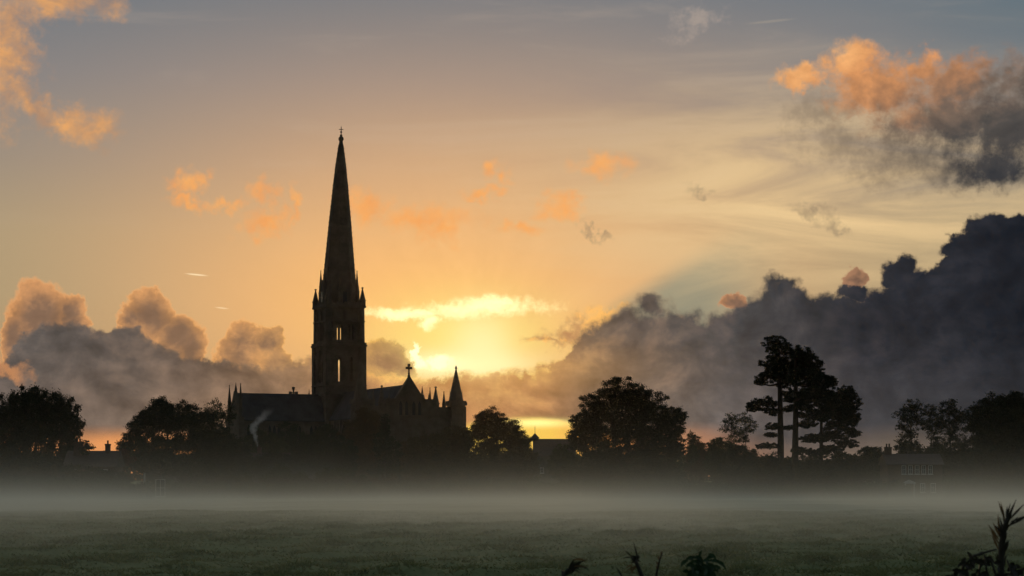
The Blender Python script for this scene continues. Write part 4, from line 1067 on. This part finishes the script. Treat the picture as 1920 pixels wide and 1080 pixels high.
# ------------------------------------------------------------------ mist, smoke and air
def volume_mat(name, color, g, nodes):
    m = bpy.data.materials.new(name); m.use_nodes = True
    nt = m.node_tree; nt.nodes.clear()
    o = nt.nodes.new('ShaderNodeOutputMaterial'); v_ = nt.nodes.new('ShaderNodeVolumePrincipled')
    v_.inputs['Color'].default_value = (*color, 1); v_.inputs['Anisotropy'].default_value = g
    nt.links.new(v_.outputs[0], o.inputs['Volume'])
    X.tree = nt
    d = nodes(nt)
    X.put(v_.inputs['Density'], d)
    return m
def obj_xyz(nt):
    t = nt.nodes.new('ShaderNodeTexCoord'); s_ = nt.nodes.new('ShaderNodeSeparateXYZ'); nt.links.new(t.outputs['Object'], s_.inputs[0])
    return X(t.outputs['Object']), X(s_.outputs[0]), X(s_.outputs[1]), X(s_.outputs[2])
def mist_nodes(nt):
    p, x, y, z = obj_xyz(nt)
    n1 = noise(vm('MULTIPLY', p, (1.0, .55, 2.0)), .028, 3, .55)
    n2 = noise(vm('MULTIPLY', p, (1.0, 1.0, 5.0)), .10, 2, .5)
    near = (0.60 * sstep(y - x * 0.9, 28, 62) + 0.45 * sstep(y - x * 0.25 + (n1 - .5) * 50, 56, 100)) * sstep(y + (n1 - .5) * 60, 310, 115, 0.06, 1.0)
    zz = X.m('MAXIMUM', z - (n1 - .5) * 3.0, 0.0)
    lay = X.m('EXPONENT', zz * -(1 / 1.15)) * sstep(z + (n2 - .5) * 3.0, 9.0, 2.0) * near * 0.0150
    low = X.m('EXPONENT', X.m('MAXIMUM', z, 0.0) * -(1 / 0.55)) * sstep(y, 95, 160) * 0.020
    return (lay + low) * sstep(n1, .30, .68, .32, 1.70)
mm = volume_mat('ground_mist', (0.92, 0.96, 0.89), 0.45, mist_nodes)
mist = MB().box(-210, 210, 30, 345, -.6, 9.5).obj('ground_mist', mm)
tag(mist, 'thin layer of ground mist lying over the meadow', 'mist', kind='stuff')
mm.cycles.volume_step_rate = 0.6 if hasattr(mm.cycles, 'volume_step_rate') else 1

# smoke from a hidden chimney
def smoke():
    D = 424.0; base = at(483, 840, D)
    def nd(nt):
        p, x, y, z = obj_xyz(nt)
        xc = fcurve(z, 0.0, 9.2, [(0, 2.0), (1.4, 1.77), (2.6, 1.5), (3.9, 1.1), (4.8, 1.35), (5.6, 2.2), (6.5, 3.0), (7.5, 3.7), (9.2, 4.6)], 6.0) - 2.0
        rr = 0.22 + z * 0.20
        q = x - xc
        d = X.m('SQRT', q * q + y * y) / rr
        n = noise(vm('MULTIPLY', p, (1, 1, .8)), 1.1, 5, .62, dist=.6)
        return sstep(1.0 - d + (n - .5) * 2.4, .05, .95) * sstep(z, 9.0, 2.0, .0, 1.0) * sstep(z, 0.0, .5) * 1.0
    m = volume_mat('smoke', (.84, .82, .80), 0.2, nd)
    o = MB().box(-2.4, 4.4, -1.9, 1.9, 0, 9.2).obj('chimney_smoke', m); o.location = base
    tag(o, 'wisp of pale chimney smoke in front of the transept', 'smoke', kind='stuff')
    def nh(nt):
        p, x, y, z = obj_xyz(nt)
        n = noise(vm('MULTIPLY', p, (1, .6, 1.6)), .11, 4, .6)
        env = X.m('EXPONENT', (x * x) * -(1 / 170.0)) * X.m('EXPONENT', xmax(z - 2.0, 0.0) * -(1 / 4.0)) * sstep(z, 16.0, 9.0)
        return env * sstep(y, -22, -8) * sstep(y, 22, 8) * sstep(n, .34, .70, .15, 1.0) * 0.0052
    m2 = volume_mat('drifting_smoke', (.86, .90, .92), 0.3, nh)
    c_ = at(545, 900, 366)
    o = MB().box(-34, 34, -24, 24, -1.5, 17).obj('drifting_smoke', m2); o.location = (c_[0], c_[1], 0)
    tag(o, 'faint bluish smoke drifting low between the trees below the transept', 'smoke', kind='stuff')
smoke()
hs_ = house('hidden_house', 'house half hidden in the trees below the smoke plume', 500, 421, 9.0, 6, 5.2, 8.2, 'brick', 0, 'x', ((-1.93, 3.0, 6.6, 9.3, .8),))
for x0 in (-2.6, 0.0, 2.6): sash(hs_, x0, -.002, 2.8, .9, 1.4)

def haze_nodes(nt): return HAZE
HAZE = 0.6e-5
hm = volume_mat('haze_air', (0.95, 0.88, 0.80), 0.88, haze_nodes)
hz = MB().box(-660, 660, -220, 1270, -1.6, 136).obj('haze', hm)
tag(hz, 'thin morning haze filling the air', 'haze', kind='stuff')
